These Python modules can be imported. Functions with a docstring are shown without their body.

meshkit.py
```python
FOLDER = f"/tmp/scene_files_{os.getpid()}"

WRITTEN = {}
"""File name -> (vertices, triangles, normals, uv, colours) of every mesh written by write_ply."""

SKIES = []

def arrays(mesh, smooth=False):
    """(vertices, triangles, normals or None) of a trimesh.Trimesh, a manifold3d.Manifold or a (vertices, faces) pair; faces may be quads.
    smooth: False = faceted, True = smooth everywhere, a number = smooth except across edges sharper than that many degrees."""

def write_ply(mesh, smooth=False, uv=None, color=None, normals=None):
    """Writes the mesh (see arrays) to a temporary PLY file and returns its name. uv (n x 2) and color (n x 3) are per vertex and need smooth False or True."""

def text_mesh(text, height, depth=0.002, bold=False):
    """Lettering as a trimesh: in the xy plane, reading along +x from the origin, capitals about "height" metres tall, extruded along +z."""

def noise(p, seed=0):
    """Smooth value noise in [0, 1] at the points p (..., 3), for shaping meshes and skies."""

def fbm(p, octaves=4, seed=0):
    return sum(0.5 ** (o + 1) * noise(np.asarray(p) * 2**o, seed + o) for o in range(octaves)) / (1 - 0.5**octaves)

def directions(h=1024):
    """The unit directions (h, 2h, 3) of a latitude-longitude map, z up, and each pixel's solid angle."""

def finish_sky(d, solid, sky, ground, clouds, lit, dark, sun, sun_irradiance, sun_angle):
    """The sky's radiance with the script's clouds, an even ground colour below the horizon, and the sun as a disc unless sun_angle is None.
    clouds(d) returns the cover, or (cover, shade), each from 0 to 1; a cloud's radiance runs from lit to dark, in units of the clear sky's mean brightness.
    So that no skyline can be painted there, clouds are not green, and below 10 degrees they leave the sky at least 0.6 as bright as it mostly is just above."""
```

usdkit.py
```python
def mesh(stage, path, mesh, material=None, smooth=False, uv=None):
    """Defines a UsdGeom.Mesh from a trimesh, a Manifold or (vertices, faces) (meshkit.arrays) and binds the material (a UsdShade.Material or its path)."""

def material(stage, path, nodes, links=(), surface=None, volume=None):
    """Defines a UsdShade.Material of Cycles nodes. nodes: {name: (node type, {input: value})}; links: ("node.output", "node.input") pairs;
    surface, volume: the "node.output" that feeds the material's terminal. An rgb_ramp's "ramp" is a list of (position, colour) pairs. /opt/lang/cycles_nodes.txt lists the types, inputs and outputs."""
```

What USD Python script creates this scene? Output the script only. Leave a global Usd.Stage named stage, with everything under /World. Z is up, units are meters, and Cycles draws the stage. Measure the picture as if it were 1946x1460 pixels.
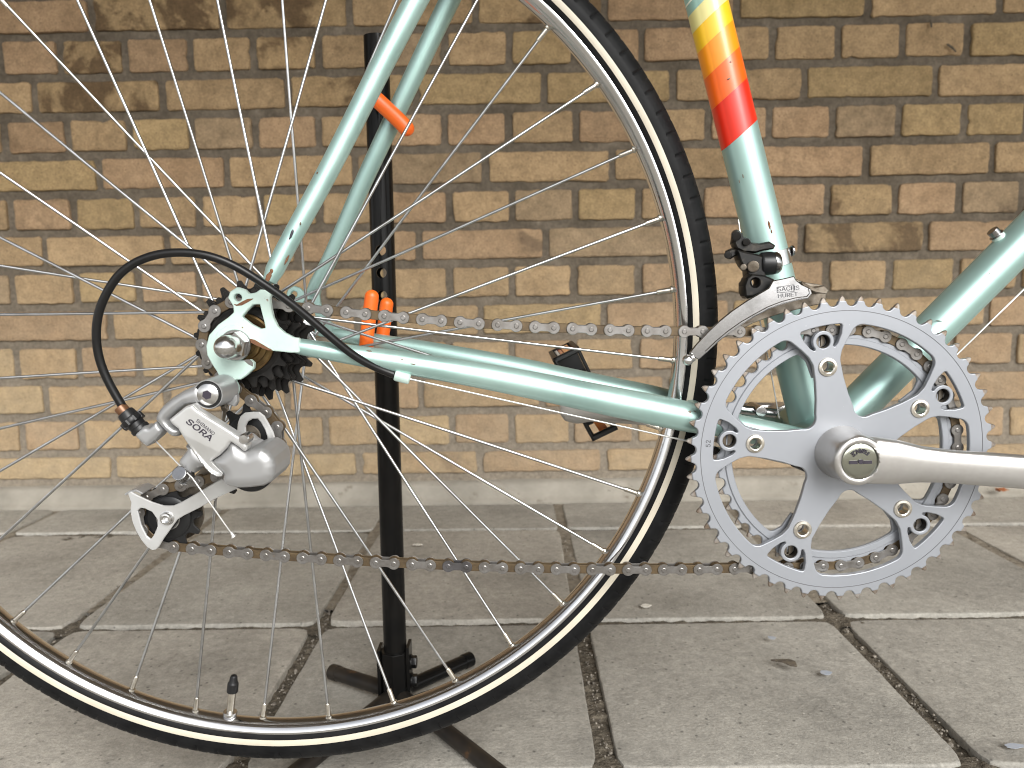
import math, random
import numpy as np
import trimesh, shapely, mapbox_earcut, manifold3d
from shapely.geometry import Polygon, Point, LineString, box
from shapely.ops import unary_union
from shapely import affinity
import usdkit, meshkit
from pxr import Usd, UsdGeom, UsdLux, UsdShade, Gf, Sdf, Vt

rng = random.Random(7)
PI = math.pi
stage = Usd.Stage.CreateInMemory()
UsdGeom.SetStageUpAxis(stage, UsdGeom.Tokens.z)
UsdGeom.SetStageMetersPerUnit(stage, 1.0)
UsdGeom.Xform.Define(stage, '/World')
UsdGeom.Scope.Define(stage, '/World/Looks')
def mat(name, nodes, links=(), surface='p.BSDF'):
    return usdkit.material(stage, '/World/Looks/' + name, nodes, links, surface)

# ------------------------------------------------------------------ camera, sky, sun, exposure
F, PITCH, ROLL, YAW, EYE = 1440.0, 0.123918, -0.017077, -0.010259, 0.412     # focal length in pixels of a 1946 px wide picture
EXPOSURE = 1.65
def camera_axes(p, r, y):
    f = np.array([math.sin(y) * math.cos(p), math.cos(y) * math.cos(p), -math.sin(p)])
    rt = np.array([math.cos(y), -math.sin(y), 0]); up = np.cross(rt, f)
    return np.array([math.cos(r) * rt + math.sin(r) * up, -math.sin(r) * rt + math.cos(r) * up, f])
AX = camera_axes(PITCH, ROLL, YAW)
cam = UsdGeom.Camera.Define(stage, '/World/camera')
M = Gf.Matrix4d(*[float(v) for v in (*AX[0], 0, *AX[1], 0, *(-AX[2]), 0, 0, 0, EYE, 1)])
cam.AddTransformOp().Set(M)
cam.CreateHorizontalApertureAttr(36.0); cam.CreateVerticalApertureAttr(27.0)
cam.CreateFocalLengthAttr(36.0 * F / 1946)
cam.CreateClippingRangeAttr(Gf.Vec2f(0.02, 500))
cam.CreateFStopAttr(12.0); cam.CreateFocusDistanceAttr(0.53)
cam.CreateExposureAttr(EXPOSURE)
SUN_DIR = np.array([0.30, -0.78, 0.55]); SUN_DIR /= np.linalg.norm(SUN_DIR)
dome = UsdLux.DomeLight.Define(stage, '/World/sky'); dome.CreateIntensityAttr(1.0)
sky = mat('overcast_sky', {
    'tc': ('texture_coordinate', {}), 'mp': ('mapping', {'scale': (1, 1, 2.2)}),
    'sky': ('sky_texture', {'sky_type': 'single_scattering', 'sun_disc': False, 'sun_elevation': math.asin(SUN_DIR[2]), 'sun_rotation': math.atan2(SUN_DIR[0], SUN_DIR[1])}),
    'bw': ('rgb_to_bw', {}), 'n': ('noise_texture', {'scale': 2.0, 'detail': 5}),
    'r': ('rgb_ramp', {'ramp': [(0.25, (.70, .71, .73)), (0.75, (1.0, .995, .98))]}),
    'c': ('mix_color', {'blend_type': 'multiply', 'fac': 1.0, 'use_clamp': False}),
    'm': ('mix_color', {'fac': 0.93}), 'bg': ('background_shader', {'strength': 0.11})},
    [('tc.generated', 'mp.vector'), ('mp.vector', 'n.vector'), ('n.fac', 'r.fac'), ('sky.color', 'bw.color'), ('bw.val', 'c.a'), ('r.color', 'c.b'),
     ('sky.color', 'm.a'), ('c.result', 'm.b'), ('m.result', 'bg.color')], surface='bg.background')
UsdShade.MaterialBindingAPI.Apply(dome.GetPrim()).Bind(sky)
dome.GetPrim().SetCustomDataByKey('kind', 'structure')
sun = UsdLux.DistantLight.Define(stage, '/World/sun')
sun.CreateIntensityAttr(0.35); sun.CreateAngleAttr(35.0); sun.CreateNormalizeAttr(True); sun.CreateColorAttr(Gf.Vec3f(1.0, 0.985, 0.955))
_z = SUN_DIR; _x = np.cross([0, 0, 1], _z); _x /= np.linalg.norm(_x); _y = np.cross(_z, _x)
sun.AddTransformOp().Set(Gf.Matrix4d(*[float(v) for v in (*_x, 0, *_y, 0, *_z, 0, 0, 0, 5, 1)]))

# ------------------------------------------------------------------ measuring: rays through the lens onto real planes
def ray(px, py):
    return np.array([(px - 973) / F, -(py - 730) / F, 1.0]) @ AX
WALL_Y = 1.4689
def on_wall(px, py, y=WALL_Y):
    d = ray(px, py); s = y / d[1]
    return d[0] * s, EYE + d[2] * s
def on_floor(px, py, z=0.0):
    d = ray(px, py); s = (z - EYE) / d[2]
    return d[0] * s, d[1] * s
AXLE = np.array([-0.186133, 0.560584, EYE - 0.032645])
BX = np.array([0.99987271, 0.01595493, 0.0]); BN = np.array([-0.01595484, 0.99986715, 0.00333481]); BZ = np.array([5.3206702e-05, -0.00333438740, 0.999994439])
def B(px, py, o):
    """pixel -> (x, z) in the bicycle's own frame on the plane o metres beyond its middle plane (o < 0: drive side)"""
    d = ray(px, py); q = AXLE - [0, 0, EYE] + o * BN
    P = d * ((q @ BN) / (d @ BN)) - (AXLE - [0, 0, EYE])
    return np.array([P @ BX, P @ BZ])
def B3(px, py, o):
    x, z = B(px, py, o); return np.array([x, o, z])
def BP(pts, o, ox=0, oy=0, s=1.0):
    return Polygon([tuple(B(ox + x / s, oy + y / s, o)) for x, y in pts])

# ------------------------------------------------------------------ scene-graph helpers
used = {}
def numbered(parent, name):
    k = (parent, name); n = used.get(k, -1) + 1; used[k] = n
    return f'{parent}/{name}' if n == 0 else f'{parent}/{name}_{n:03d}'
def path_of(p):
    return p if isinstance(p, str) else str((p.GetPrim() if hasattr(p, 'GetPrim') else p).GetPath())
def part(name, mesh, m, parent='/World', smooth=35, label=None, kind=None, category=None, group=None, subdiv=False):
    if isinstance(mesh, list): mesh = join(mesh)
    at_ = numbered(path_of(parent), name)
    try: p = usdkit.mesh(stage, at_, mesh, m, smooth=smooth)
    except ValueError: p = usdkit.mesh(stage, at_, mesh, m, smooth=False)
    tag(p, label, category, group, kind)
    return p
def group_(name, parent='/World', label=None, category=None, group=None, kind=None, loc=None, matrix=None):
    x = UsdGeom.Xform.Define(stage, numbered(path_of(parent), name))
    if matrix is not None: x.AddTransformOp().Set(matrix)
    elif loc is not None: x.AddTranslateOp().Set(Gf.Vec3d(*[float(v) for v in loc]))
    tag(x, label, category, group, kind); return x
def tag(p, label=None, category=None, group=None, kind=None):
    p = p.GetPrim()
    for k, v in (('label', label), ('category', category), ('group', group), ('kind', kind)):
        if v: p.SetCustomDataByKey(k, v)

# ------------------------------------------------------------------ mesh helpers
def join(parts):
    vs, fs, n = [], [], 0
    for m in parts:
        v, f, _ = meshkit.arrays(m); vs.append(v); fs.append(f + n); n += len(v)
    return np.vstack(vs), np.vstack(fs)
def moved(m, d):
    v, f, _ = meshkit.arrays(m); return v + np.asarray(d, float), f
def frames(P):
    T = np.gradient(P, axis=0); T /= np.linalg.norm(T, axis=1)[:, None]
    a = np.array([0, 0, 1.0]) if abs(T[0][2]) < .9 else np.array([1.0, 0, 0])
    U = np.cross(T[0], a); U /= np.linalg.norm(U); out = []
    for t in T:
        U = U - t * (U @ t); U /= np.linalg.norm(U); out.append((U.copy(), np.cross(t, U)))
    return T, out
def tube(P, r, n=16, caps=True, squash=None, r2=None):
    """a tube along P; r a number or one per point; round ends come from tapering r"""
    P = np.asarray(P, float); r = np.broadcast_to(np.asarray(r, float), (len(P),)); r2 = r if r2 is None else np.broadcast_to(np.asarray(r2, float), (len(P),))
    T, fr = frames(P); th = np.linspace(0, 2 * PI, n, endpoint=False)
    V = np.vstack([p + np.outer(np.cos(th), u) * a + np.outer(np.sin(th), w) * b for p, (u, w), a, b in zip(P, fr, r, r2)])
    Fc = []
    for i in range(len(P) - 1):
        for j in range(n):
            a, b = i * n + j, i * n + (j + 1) % n
            Fc += [[a, b, b + n], [a, b + n, a + n]]
    if caps:
        V = np.vstack([V, P[0], P[-1]]); a, b = len(V) - 2, len(V) - 1; e = (len(P) - 1) * n
        for j in range(n):
            Fc += [[a, (j + 1) % n, j], [b, e + j, e + (j + 1) % n]]
    return V, np.array(Fc)
def rod(a, b, r, n=16, bev=0.0, r2=None):
    a, b = np.asarray(a, float), np.asarray(b, float); L = np.linalg.norm(b - a); t = (b - a) / L
    r2 = r if r2 is None else r2
    if bev <= 0: return tube([a, b], [r, r2], n)
    return tube([a, a + t * bev * .3, a + t * bev, b - t * bev, b - t * bev * .3, b], [r - bev, r - bev * .3, r, r2, r2 - bev * .3, r2 - bev], n)
def spline(P, n):
    from scipy.interpolate import CubicSpline
    P = np.asarray(P, float); s = np.r_[0, np.cumsum(np.linalg.norm(np.diff(P, axis=0), axis=1))]
    return CubicSpline(s, P)(np.linspace(0, s[-1], n))
def lathe(prof, n, axis=1, closed=False, mod=None):
    """prof: (r, y) points turned about the bicycle's axle direction (local y)"""
    prof = np.asarray(prof, float); k = len(prof); V = []
    for i in range(n):
        a = 2 * PI * i / n; q = prof if mod is None else mod(i, prof)
        V.append(np.stack([q[:, 0] * math.cos(a), q[:, 1], q[:, 0] * math.sin(a)], 1))
    V = np.vstack(V); Fc = []
    for i in range(n):
        i2 = (i + 1) % n
        for j in range(k if closed else k - 1):
            j2 = (j + 1) % k
            Fc += [[i * k + j, i * k + j2, i2 * k + j2], [i * k + j, i2 * k + j2, i2 * k + j]]
    return V, np.array(Fc)
def ring_resample(c, step):
    c = np.asarray(c)[:-1]; out = []
    for a, b in zip(c, np.roll(c, -1, 0)):
        m = max(1, int(np.linalg.norm(b - a) / step)); out += [a + (b - a) * t / m for t in range(m)]
    return np.array(out)
def ring_normals(r):
    e1, e2 = r - np.roll(r, 1, 0), np.roll(r, -1, 0) - r
    n1, n2 = (np.stack([e[:, 1], -e[:, 0]], 1) / np.maximum(np.linalg.norm(e, axis=1), 1e-12)[:, None] for e in (e1, e2))
    n = n1 + n2; n /= np.maximum(np.linalg.norm(n, axis=1), 1e-9)[:, None]
    return n * np.minimum(1 / np.maximum((n * n1).sum(1), .35), 2.2)[:, None]
def cap_triangles(q, ends):
    if len(ends) > 1:
        cuts = np.split(q, ends[:-1].astype(int)); P = Polygon(cuts[0], cuts[1:])
        if P.is_valid:
            tri = shapely.constrained_delaunay_triangles(P); c = np.array([g.exterior.coords[:3] for g in tri.geoms])
            from scipy.spatial import cKDTree
            d, i = cKDTree(q).query(c.reshape(-1, 2))
            if d.max() < 1e-9: return i.reshape(-1, 3)
    return mapbox_earcut.triangulate_float64(q, ends).reshape(-1, 3).astype(int)
def plate(poly, y0, y1, bev=0.0003, step=0.01, prof=None):
    """a plate of the outline poly (x, z), from y0 (towards the viewer) to y1, edges bevelled; prof: (inset, y) layers"""
    if poly.geom_type != 'Polygon': return join([plate(g, y0, y1, bev, step, prof) for g in poly.geoms if g.area > 1e-8])
    poly = shapely.geometry.polygon.orient(poly, 1.0)
    rings = [ring_resample(r.coords, step) for r in (poly.exterior, *poly.interiors)]
    norms = [ring_normals(r) for r in rings]
    prof = prof or [(bev, y0), (0, y0 + bev), (0, y1 - bev), (bev, y1)]
    R0, N0 = np.vstack(rings), np.vstack(norms); n = len(R0); ends = np.cumsum([len(r) for r in rings]).astype(np.uint32)
    V = np.vstack([np.stack([q[:, 0], np.full(n, y), q[:, 1]], 1) for ins, y in prof for q in [R0 - N0 * ins]])
    Fc = []
    st = 0
    for r in rings:
        k = len(r); i = np.arange(k); j = (i + 1) % k
        for l in range(len(prof) - 1):
            a, b, c, d = st + i + l * n, st + j + l * n, st + j + (l + 1) * n, st + i + (l + 1) * n
            Fc += [np.stack([a, b, c], 1), np.stack([a, c, d], 1)]
        st += k
    tri = cap_triangles(R0, ends)
    for l in (0, len(prof) - 1):
        t = tri.copy(); v = R0[t]; e1, e2 = v[:, 1] - v[:, 0], v[:, 2] - v[:, 0]; cw = e1[:, 0] * e2[:, 1] - e1[:, 1] * e2[:, 0] < 0
        t[cw] = t[cw][:, ::-1]
        Fc.append((t if l == 0 else t[:, ::-1]) + l * n)
    return V, np.vstack(Fc)
def pillow(poly, y_edge, rise, R, y_back, step=.0009, ridge=None):
    """a cast part: outline poly, its front swelling towards the viewer by rise within R of the edge, flat walls back to y_back"""
    from scipy.spatial import Delaunay
    poly = shapely.geometry.polygon.orient(poly, 1.0); ring = ring_resample(poly.exterior.coords, step); n = len(ring)
    x0, z0, x1, z1 = poly.bounds; gx, gz = np.meshgrid(np.arange(x0, x1, step), np.arange(z0, z1, step)); gx[1::2] += step / 2
    g = np.column_stack([gx.ravel(), gz.ravel()]); pts = shapely.points(g); ins = shapely.contains(poly, pts); g, pts = g[ins], pts[ins]
    d = shapely.distance(poly.exterior, pts); keep = d > step * .45; g, d = g[keep], d[keep]
    q = np.vstack([ring, g]); d = np.r_[np.zeros(n), d]; t = Delaunay(q).simplices
    c = q[t].mean(1); t = t[shapely.contains(poly.buffer(1e-6), shapely.points(c))]
    u = np.clip(d / R, 0, 1); y = y_edge - rise * np.sqrt(1 - (1 - u) ** 2)
    if ridge is not None: y = y - np.array([ridge(*p) for p in q]) * np.minimum(1, d / .0015)
    v = q[t]; cw = (v[:, 1, 0] - v[:, 0, 0]) * (v[:, 2, 1] - v[:, 0, 1]) - (v[:, 1, 1] - v[:, 0, 1]) * (v[:, 2, 0] - v[:, 0, 0]) < 0; t[cw] = t[cw][:, ::-1]
    V = np.vstack([np.column_stack([q[:, 0], y, q[:, 1]]), np.column_stack([ring[:, 0], np.full(n, y_back), ring[:, 1]])]); i = np.arange(n); j = (i + 1) % n; m = len(q)
    back = mapbox_earcut.triangulate_float64(ring, np.array([n], np.uint32)).reshape(-1, 3).astype(int)
    return V, np.vstack([t, np.stack([i, m + j, j], 1), np.stack([i, m + i, m + j], 1), back[:, ::-1] + m])
def fillet(p, r1, r2=None):
    """round concave corners by r1 and convex ones by r2"""
    r2 = r1 if r2 is None else r2
    p = p.buffer(r1, quad_segs=6).buffer(-r1, quad_segs=6)
    return p.buffer(-r2, quad_segs=6).buffer(r2, quad_segs=6) if r2 else p
def disc(c, r, n=6): return Point(*c).buffer(r, quad_segs=n)
def hexagon(c, r, a=0): return Polygon([(c[0] + r * math.cos(a + k * PI / 3), c[1] + r * math.sin(a + k * PI / 3)) for k in range(6)])
def domed(r, y0, y1, bulge, n=28):
    """a round head from y1 (back) to y0 (front), domed towards the viewer by bulge"""
    pr = [(r, y1), (r, y0 + bulge)] + [(r * math.cos(t), y0 + bulge - bulge * math.sin(t)) for t in np.linspace(.15, PI / 2 - .02, 7)]
    return lathe([(1e-5, y1)] + pr, n)
def at(m, x, z): return moved(m, (x, 0, z))
def stroke_text(txt, height, place, depth=0.0004, bold=False, mirror=False):
    """lettering: place(u, v, w) -> point, u along the line, v up, w out of the surface"""
    m = meshkit.text_mesh(txt, height, depth, bold); v, f, _ = meshkit.arrays(m)
    return np.array([place(*p) for p in v]), f

# ------------------------------------------------------------------ materials
def noise_mix(name, c1, c2, scale=30, detail=4, rough=.5, metallic=0.0, lo=.35, hi=.65, bump=0.0, bscale=400, bdist=.001, coord='object', spec=.5, coat=0.0, extra=None, aniso=0.0, distortion=0.0, rvar=0.0):
    """two tones mixed by noise, an optional second noise of spots (extra = colour, scale, threshold, softness) and fine relief"""
    N = {'tc': ('texture_coordinate', {}) if coord == 'object' else ('geometry', {}),
         'n': ('noise_texture', {'scale': scale, 'detail': detail, 'roughness': .6, 'distortion': distortion}),
         'r': ('rgb_ramp', {'ramp': [(0, c1), (lo, c1), (hi, c2), (1, c2)]}),
         'p': ('principled_bsdf', {'roughness': rough, 'metallic': metallic, 'specular_ior_level': spec, 'coat_weight': coat, 'coat_roughness': .2, 'anisotropic': aniso})}
    src = 'tc.object' if coord == 'object' else 'tc.position'
    L = [(src, 'n.vector'), ('n.fac', 'r.fac')]; col = 'r.color'
    for i, (c, sc, th, soft) in enumerate(extra or []):
        N[f'e{i}'] = ('noise_texture', {'scale': sc, 'detail': 5, 'roughness': .65})
        N[f'f{i}'] = ('map_range', {'from_min': th, 'from_max': th + soft, 'clamp': True, 'range_type': 'smoothstep'})
        N[f'm{i}'] = ('mix_color', {'b': c})
        L += [(src, f'e{i}.vector'), (f'e{i}.fac', f'f{i}.value'), (f'f{i}.result', f'm{i}.fac'), (col, f'm{i}.a')]; col = f'm{i}.result'
        if metallic:
            N[f'v{i}'] = ('math', {'math_type': 'multiply_add', 'value2': -metallic, 'value3': metallic})
            L += [(f'f{i}.result', f'v{i}.value1'), (f'v{i}.value', 'p.metallic')]
    L.append((col, 'p.base_color'))
    if rvar:
        N['rv'] = ('map_range', {'from_min': .3, 'from_max': .7, 'to_min': rough - rvar, 'to_max': rough + rvar, 'clamp': True})
        L += [('n.fac', 'rv.value'), ('rv.result', 'p.roughness')]
    if bump:
        N['bn'] = ('noise_texture', {'scale': bscale, 'detail': 4, 'roughness': .6}); N['b'] = ('bump', {'strength': bump, 'distance': bdist})
        L += [(src, 'bn.vector'), ('bn.fac', 'b.height'), ('b.normal', 'p.normal')]
    return mat(name, N, L)

def brick_mat(name, c1, c2, dark, amount, vary=.22):
    th = .78 - .34 * amount
    N = {'g': ('geometry', {}), 'oi': ('object_info', {}),
         'off': ('math', {'math_type': 'multiply', 'value2': 37.0}),
         'n': ('noise_texture', {'dimensions': '4D', 'scale': 13, 'detail': 4, 'roughness': .6, 'distortion': .4}),
         'r': ('rgb_ramp', {'ramp': [(.3, c1), (.68, c2)]}),
         'd': ('noise_texture', {'dimensions': '4D', 'scale': 10, 'detail': 5, 'roughness': .62, 'distortion': .5}),
         'dm': ('map_range', {'from_min': th, 'from_max': th + .09, 'clamp': True, 'range_type': 'smoothstep', 'to_max': .85}),
         'm': ('mix_color', {'b': dark}),
         's': ('noise_texture', {'scale': 260, 'detail': 3, 'roughness': .7}),
         'sr': ('map_range', {'from_min': .3, 'from_max': .72, 'to_min': .76, 'to_max': 1.22, 'clamp': True}),
         'w': ('noise_texture', {'scale': 55, 'detail': 3, 'roughness': .6}),
         'wr': ('map_range', {'from_min': .3, 'from_max': .7, 'to_min': .78, 'to_max': 1.16, 'clamp': True}),
         'v': ('map_range', {'to_min': 1 - vary, 'to_max': 1 + vary * .6}),
         'x': ('math', {'math_type': 'multiply'}), 'y': ('math', {'math_type': 'multiply'}),
         'pit': ('voronoi_texture', {'scale': 95, 'randomness': 1}), 'pn': ('map_range', {'from_min': .05, 'from_max': .13, 'to_min': .45, 'to_max': 1, 'clamp': True}),
         'pk': ('math', {'math_type': 'multiply'}),
         'c': ('mix_color', {'blend_type': 'multiply', 'fac': 1.0, 'use_clamp': False}),
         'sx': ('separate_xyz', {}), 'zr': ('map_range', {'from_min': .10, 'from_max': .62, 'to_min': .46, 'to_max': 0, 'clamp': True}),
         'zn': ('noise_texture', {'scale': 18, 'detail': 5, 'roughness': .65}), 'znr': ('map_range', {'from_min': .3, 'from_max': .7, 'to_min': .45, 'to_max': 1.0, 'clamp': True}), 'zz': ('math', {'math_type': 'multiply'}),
         'low_pale': ('mix_color', {'b': (.385, .320, .225)}),  # mixes in a paler tone towards the foot of the wall
         'p': ('principled_bsdf', {'roughness': .88, 'specular_ior_level': .25}),
         'bn': ('noise_texture', {'scale': 110, 'detail': 8, 'roughness': .74}), 'b': ('bump', {'strength': 1.0, 'distance': .0032})}
    L = [('oi.random', 'off.value1'), ('g.position', 'n.vector'), ('off.value', 'n.w'), ('n.fac', 'r.fac'), ('g.position', 'd.vector'), ('off.value', 'd.w'), ('d.fac', 'dm.value'),
         ('dm.result', 'm.fac'), ('r.color', 'm.a'), ('g.position', 's.vector'), ('s.fac', 'sr.value'), ('g.position', 'w.vector'), ('w.fac', 'wr.value'), ('oi.random', 'v.value'),
         ('sr.result', 'x.value1'), ('v.result', 'x.value2'), ('x.value', 'y.value1'), ('wr.result', 'y.value2'), ('g.position', 'pit.vector'), ('pit.distance', 'pn.value'),
         ('y.value', 'pk.value1'), ('pn.result', 'pk.value2'), ('m.result', 'c.a'), ('pk.value', 'c.b'), ('c.result', 'low_pale.a'), ('g.position', 'sx.vector'), ('sx.z', 'zr.value'), ('g.position', 'zn.vector'), ('zn.fac', 'znr.value'), ('zr.result', 'zz.value1'), ('znr.result', 'zz.value2'), ('zz.value', 'low_pale.fac'), ('low_pale.result', 'p.base_color'),
         ('g.position', 'bn.vector'), ('bn.fac', 'b.height'), ('b.normal', 'p.normal')]
    return mat(name, N, L)

DK = (.10, .062, .032)
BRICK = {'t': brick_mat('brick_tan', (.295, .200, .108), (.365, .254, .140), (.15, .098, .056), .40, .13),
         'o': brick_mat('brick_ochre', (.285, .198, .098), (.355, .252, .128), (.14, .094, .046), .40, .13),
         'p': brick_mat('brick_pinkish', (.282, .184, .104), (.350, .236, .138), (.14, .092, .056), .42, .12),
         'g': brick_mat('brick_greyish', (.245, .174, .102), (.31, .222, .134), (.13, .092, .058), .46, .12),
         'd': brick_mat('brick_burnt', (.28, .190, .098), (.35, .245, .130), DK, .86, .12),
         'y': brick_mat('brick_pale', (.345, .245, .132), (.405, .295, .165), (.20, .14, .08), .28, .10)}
MORTAR = mat('mortar', {'g': ('geometry', {}), 'n': ('noise_texture', {'scale': 20, 'detail': 7, 'roughness': .65}), 'r': ('rgb_ramp', {'ramp': [(.3, (.090, .073, .053)), (.58, (.145, .119, .089)), (.78, (.22, .183, .14))]}),
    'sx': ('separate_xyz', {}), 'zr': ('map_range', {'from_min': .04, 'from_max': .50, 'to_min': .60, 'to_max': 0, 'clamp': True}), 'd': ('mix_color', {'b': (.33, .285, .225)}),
    'k': ('noise_texture', {'scale': 140, 'detail': 4, 'roughness': .7}), 'kr': ('map_range', {'from_min': .3, 'from_max': .7, 'to_min': .72, 'to_max': 1.2, 'clamp': True}), 'm': ('mix_color', {'blend_type': 'multiply', 'fac': 1.0, 'use_clamp': False}),
    'bn': ('noise_texture', {'scale': 130, 'detail': 6, 'roughness': .7}), 'b': ('bump', {'strength': 1.0, 'distance': .004}), 'p': ('principled_bsdf', {'roughness': .95, 'specular_ior_level': .2})},
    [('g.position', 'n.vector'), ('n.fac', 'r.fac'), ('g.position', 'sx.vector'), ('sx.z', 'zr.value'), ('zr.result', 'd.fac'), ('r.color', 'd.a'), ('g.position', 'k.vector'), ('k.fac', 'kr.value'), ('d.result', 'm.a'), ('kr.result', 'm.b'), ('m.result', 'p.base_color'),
     ('g.position', 'bn.vector'), ('bn.fac', 'b.height'), ('b.normal', 'p.normal')])
PLINTH = noise_mix('plinth_render', (.215, .198, .165), (.315, .29, .245), scale=9, detail=6, rough=.92, bump=.7, bscale=140, bdist=.002, coord='world', spec=.25,
                   extra=[((.15, .125, .095), 14, .60, .12), ((.10, .085, .065), 70, .69, .05)])
def slab_mat(name, c1, c2):
    N = {'g': ('geometry', {}), 'oi': ('object_info', {}), 'off': ('math', {'math_type': 'multiply', 'value2': 23.0}),
         'n': ('noise_texture', {'dimensions': '4D', 'scale': 7, 'detail': 5, 'roughness': .62, 'distortion': .3}), 'r': ('rgb_ramp', {'ramp': [(.3, c1), (.7, c2)]}),
         'mp': ('mapping', {'scale': (9, 34, 9)}), 'st': ('noise_texture', {'scale': 1.0, 'detail': 5, 'roughness': .65}),
         'sr': ('map_range', {'from_min': .3, 'from_max': .7, 'to_min': .96, 'to_max': 1.03, 'clamp': True}),
         'f': ('noise_texture', {'scale': 300, 'detail': 3, 'roughness': .75}), 'fr': ('map_range', {'from_min': .28, 'from_max': .72, 'to_min': .80, 'to_max': 1.17, 'clamp': True}),
         'f2': ('noise_texture', {'scale': 85, 'detail': 5, 'roughness': .7}), 'fr2': ('map_range', {'from_min': .3, 'from_max': .7, 'to_min': .80, 'to_max': 1.18, 'clamp': True}),
         'sp': ('voronoi_texture', {'scale': 75}), 'spr': ('map_range', {'from_min': .07, 'from_max': .15, 'to_min': .48, 'to_max': 1, 'clamp': True}),
         'dk': ('noise_texture', {'scale': 4.5, 'detail': 7, 'roughness': .62}), 'dkr': ('map_range', {'from_min': .48, 'from_max': .72, 'to_min': 1.04, 'to_max': .66, 'clamp': True}),
         'lv': ('voronoi_texture', {'scale': 42}), 'lvr': ('map_range', {'from_min': .03, 'from_max': .06, 'to_min': .55, 'to_max': 0, 'clamp': True}),
         'v': ('map_range', {'to_min': .86, 'to_max': 1.08}),
         'a': ('math', {'math_type': 'multiply'}), 'b': ('math', {'math_type': 'multiply'}), 'c': ('math', {'math_type': 'multiply'}), 'd': ('math', {'math_type': 'multiply'}), 'e': ('math', {'math_type': 'multiply'}),
         'mu': ('mix_color', {'blend_type': 'multiply', 'fac': 1.0, 'use_clamp': False}),
         'lt': ('mix_color', {'b': (.52, .49, .43)}),
         'p': ('principled_bsdf', {'roughness': .85, 'specular_ior_level': .3}),
         'bn': ('noise_texture', {'scale': 260, 'detail': 5, 'roughness': .7}), 'bu': ('bump', {'strength': .8, 'distance': .0014})}
    L = [('oi.random', 'off.value1'), ('off.value', 'n.w'), ('g.position', 'n.vector'), ('n.fac', 'r.fac'), ('g.position', 'mp.vector'), ('mp.vector', 'st.vector'), ('st.fac', 'sr.value'),
         ('g.position', 'f.vector'), ('f.fac', 'fr.value'), ('g.position', 'f2.vector'), ('f2.fac', 'fr2.value'), ('g.position', 'sp.vector'), ('sp.distance', 'spr.value'), ('g.position', 'dk.vector'), ('dk.fac', 'dkr.value'), ('oi.random', 'v.value'),
         ('sr.result', 'a.value1'), ('fr.result', 'a.value2'), ('a.value', 'b.value1'), ('spr.result', 'b.value2'), ('b.value', 'c.value1'), ('dkr.result', 'c.value2'), ('c.value', 'd.value1'), ('v.result', 'd.value2'),
         ('d.value', 'e.value1'), ('fr2.result', 'e.value2'),
         ('r.color', 'mu.a'), ('e.value', 'mu.b'), ('g.position', 'lv.vector'), ('lv.distance', 'lvr.value'), ('lvr.result', 'lt.fac'), ('mu.result', 'lt.a'), ('lt.result', 'p.base_color'),
         ('g.position', 'bn.vector'), ('bn.fac', 'bu.height'), ('bu.normal', 'p.normal')]
    return mat(name, N, L)
SLAB = [slab_mat('slab_grey', (.280, .264, .231), (.360, .342, .302)), slab_mat('slab_warm', (.290, .270, .234), (.366, .343, .300)), slab_mat('slab_dark', (.262, .248, .218), (.336, .320, .284))]
SAND = noise_mix('joint_sand', (.14, .12, .092), (.24, .21, .165), scale=90, detail=5, rough=.95, bump=.8, bscale=300, bdist=.002, coord='world', spec=.3, extra=[((.07, .058, .04), 28, .60, .08)])
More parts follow.
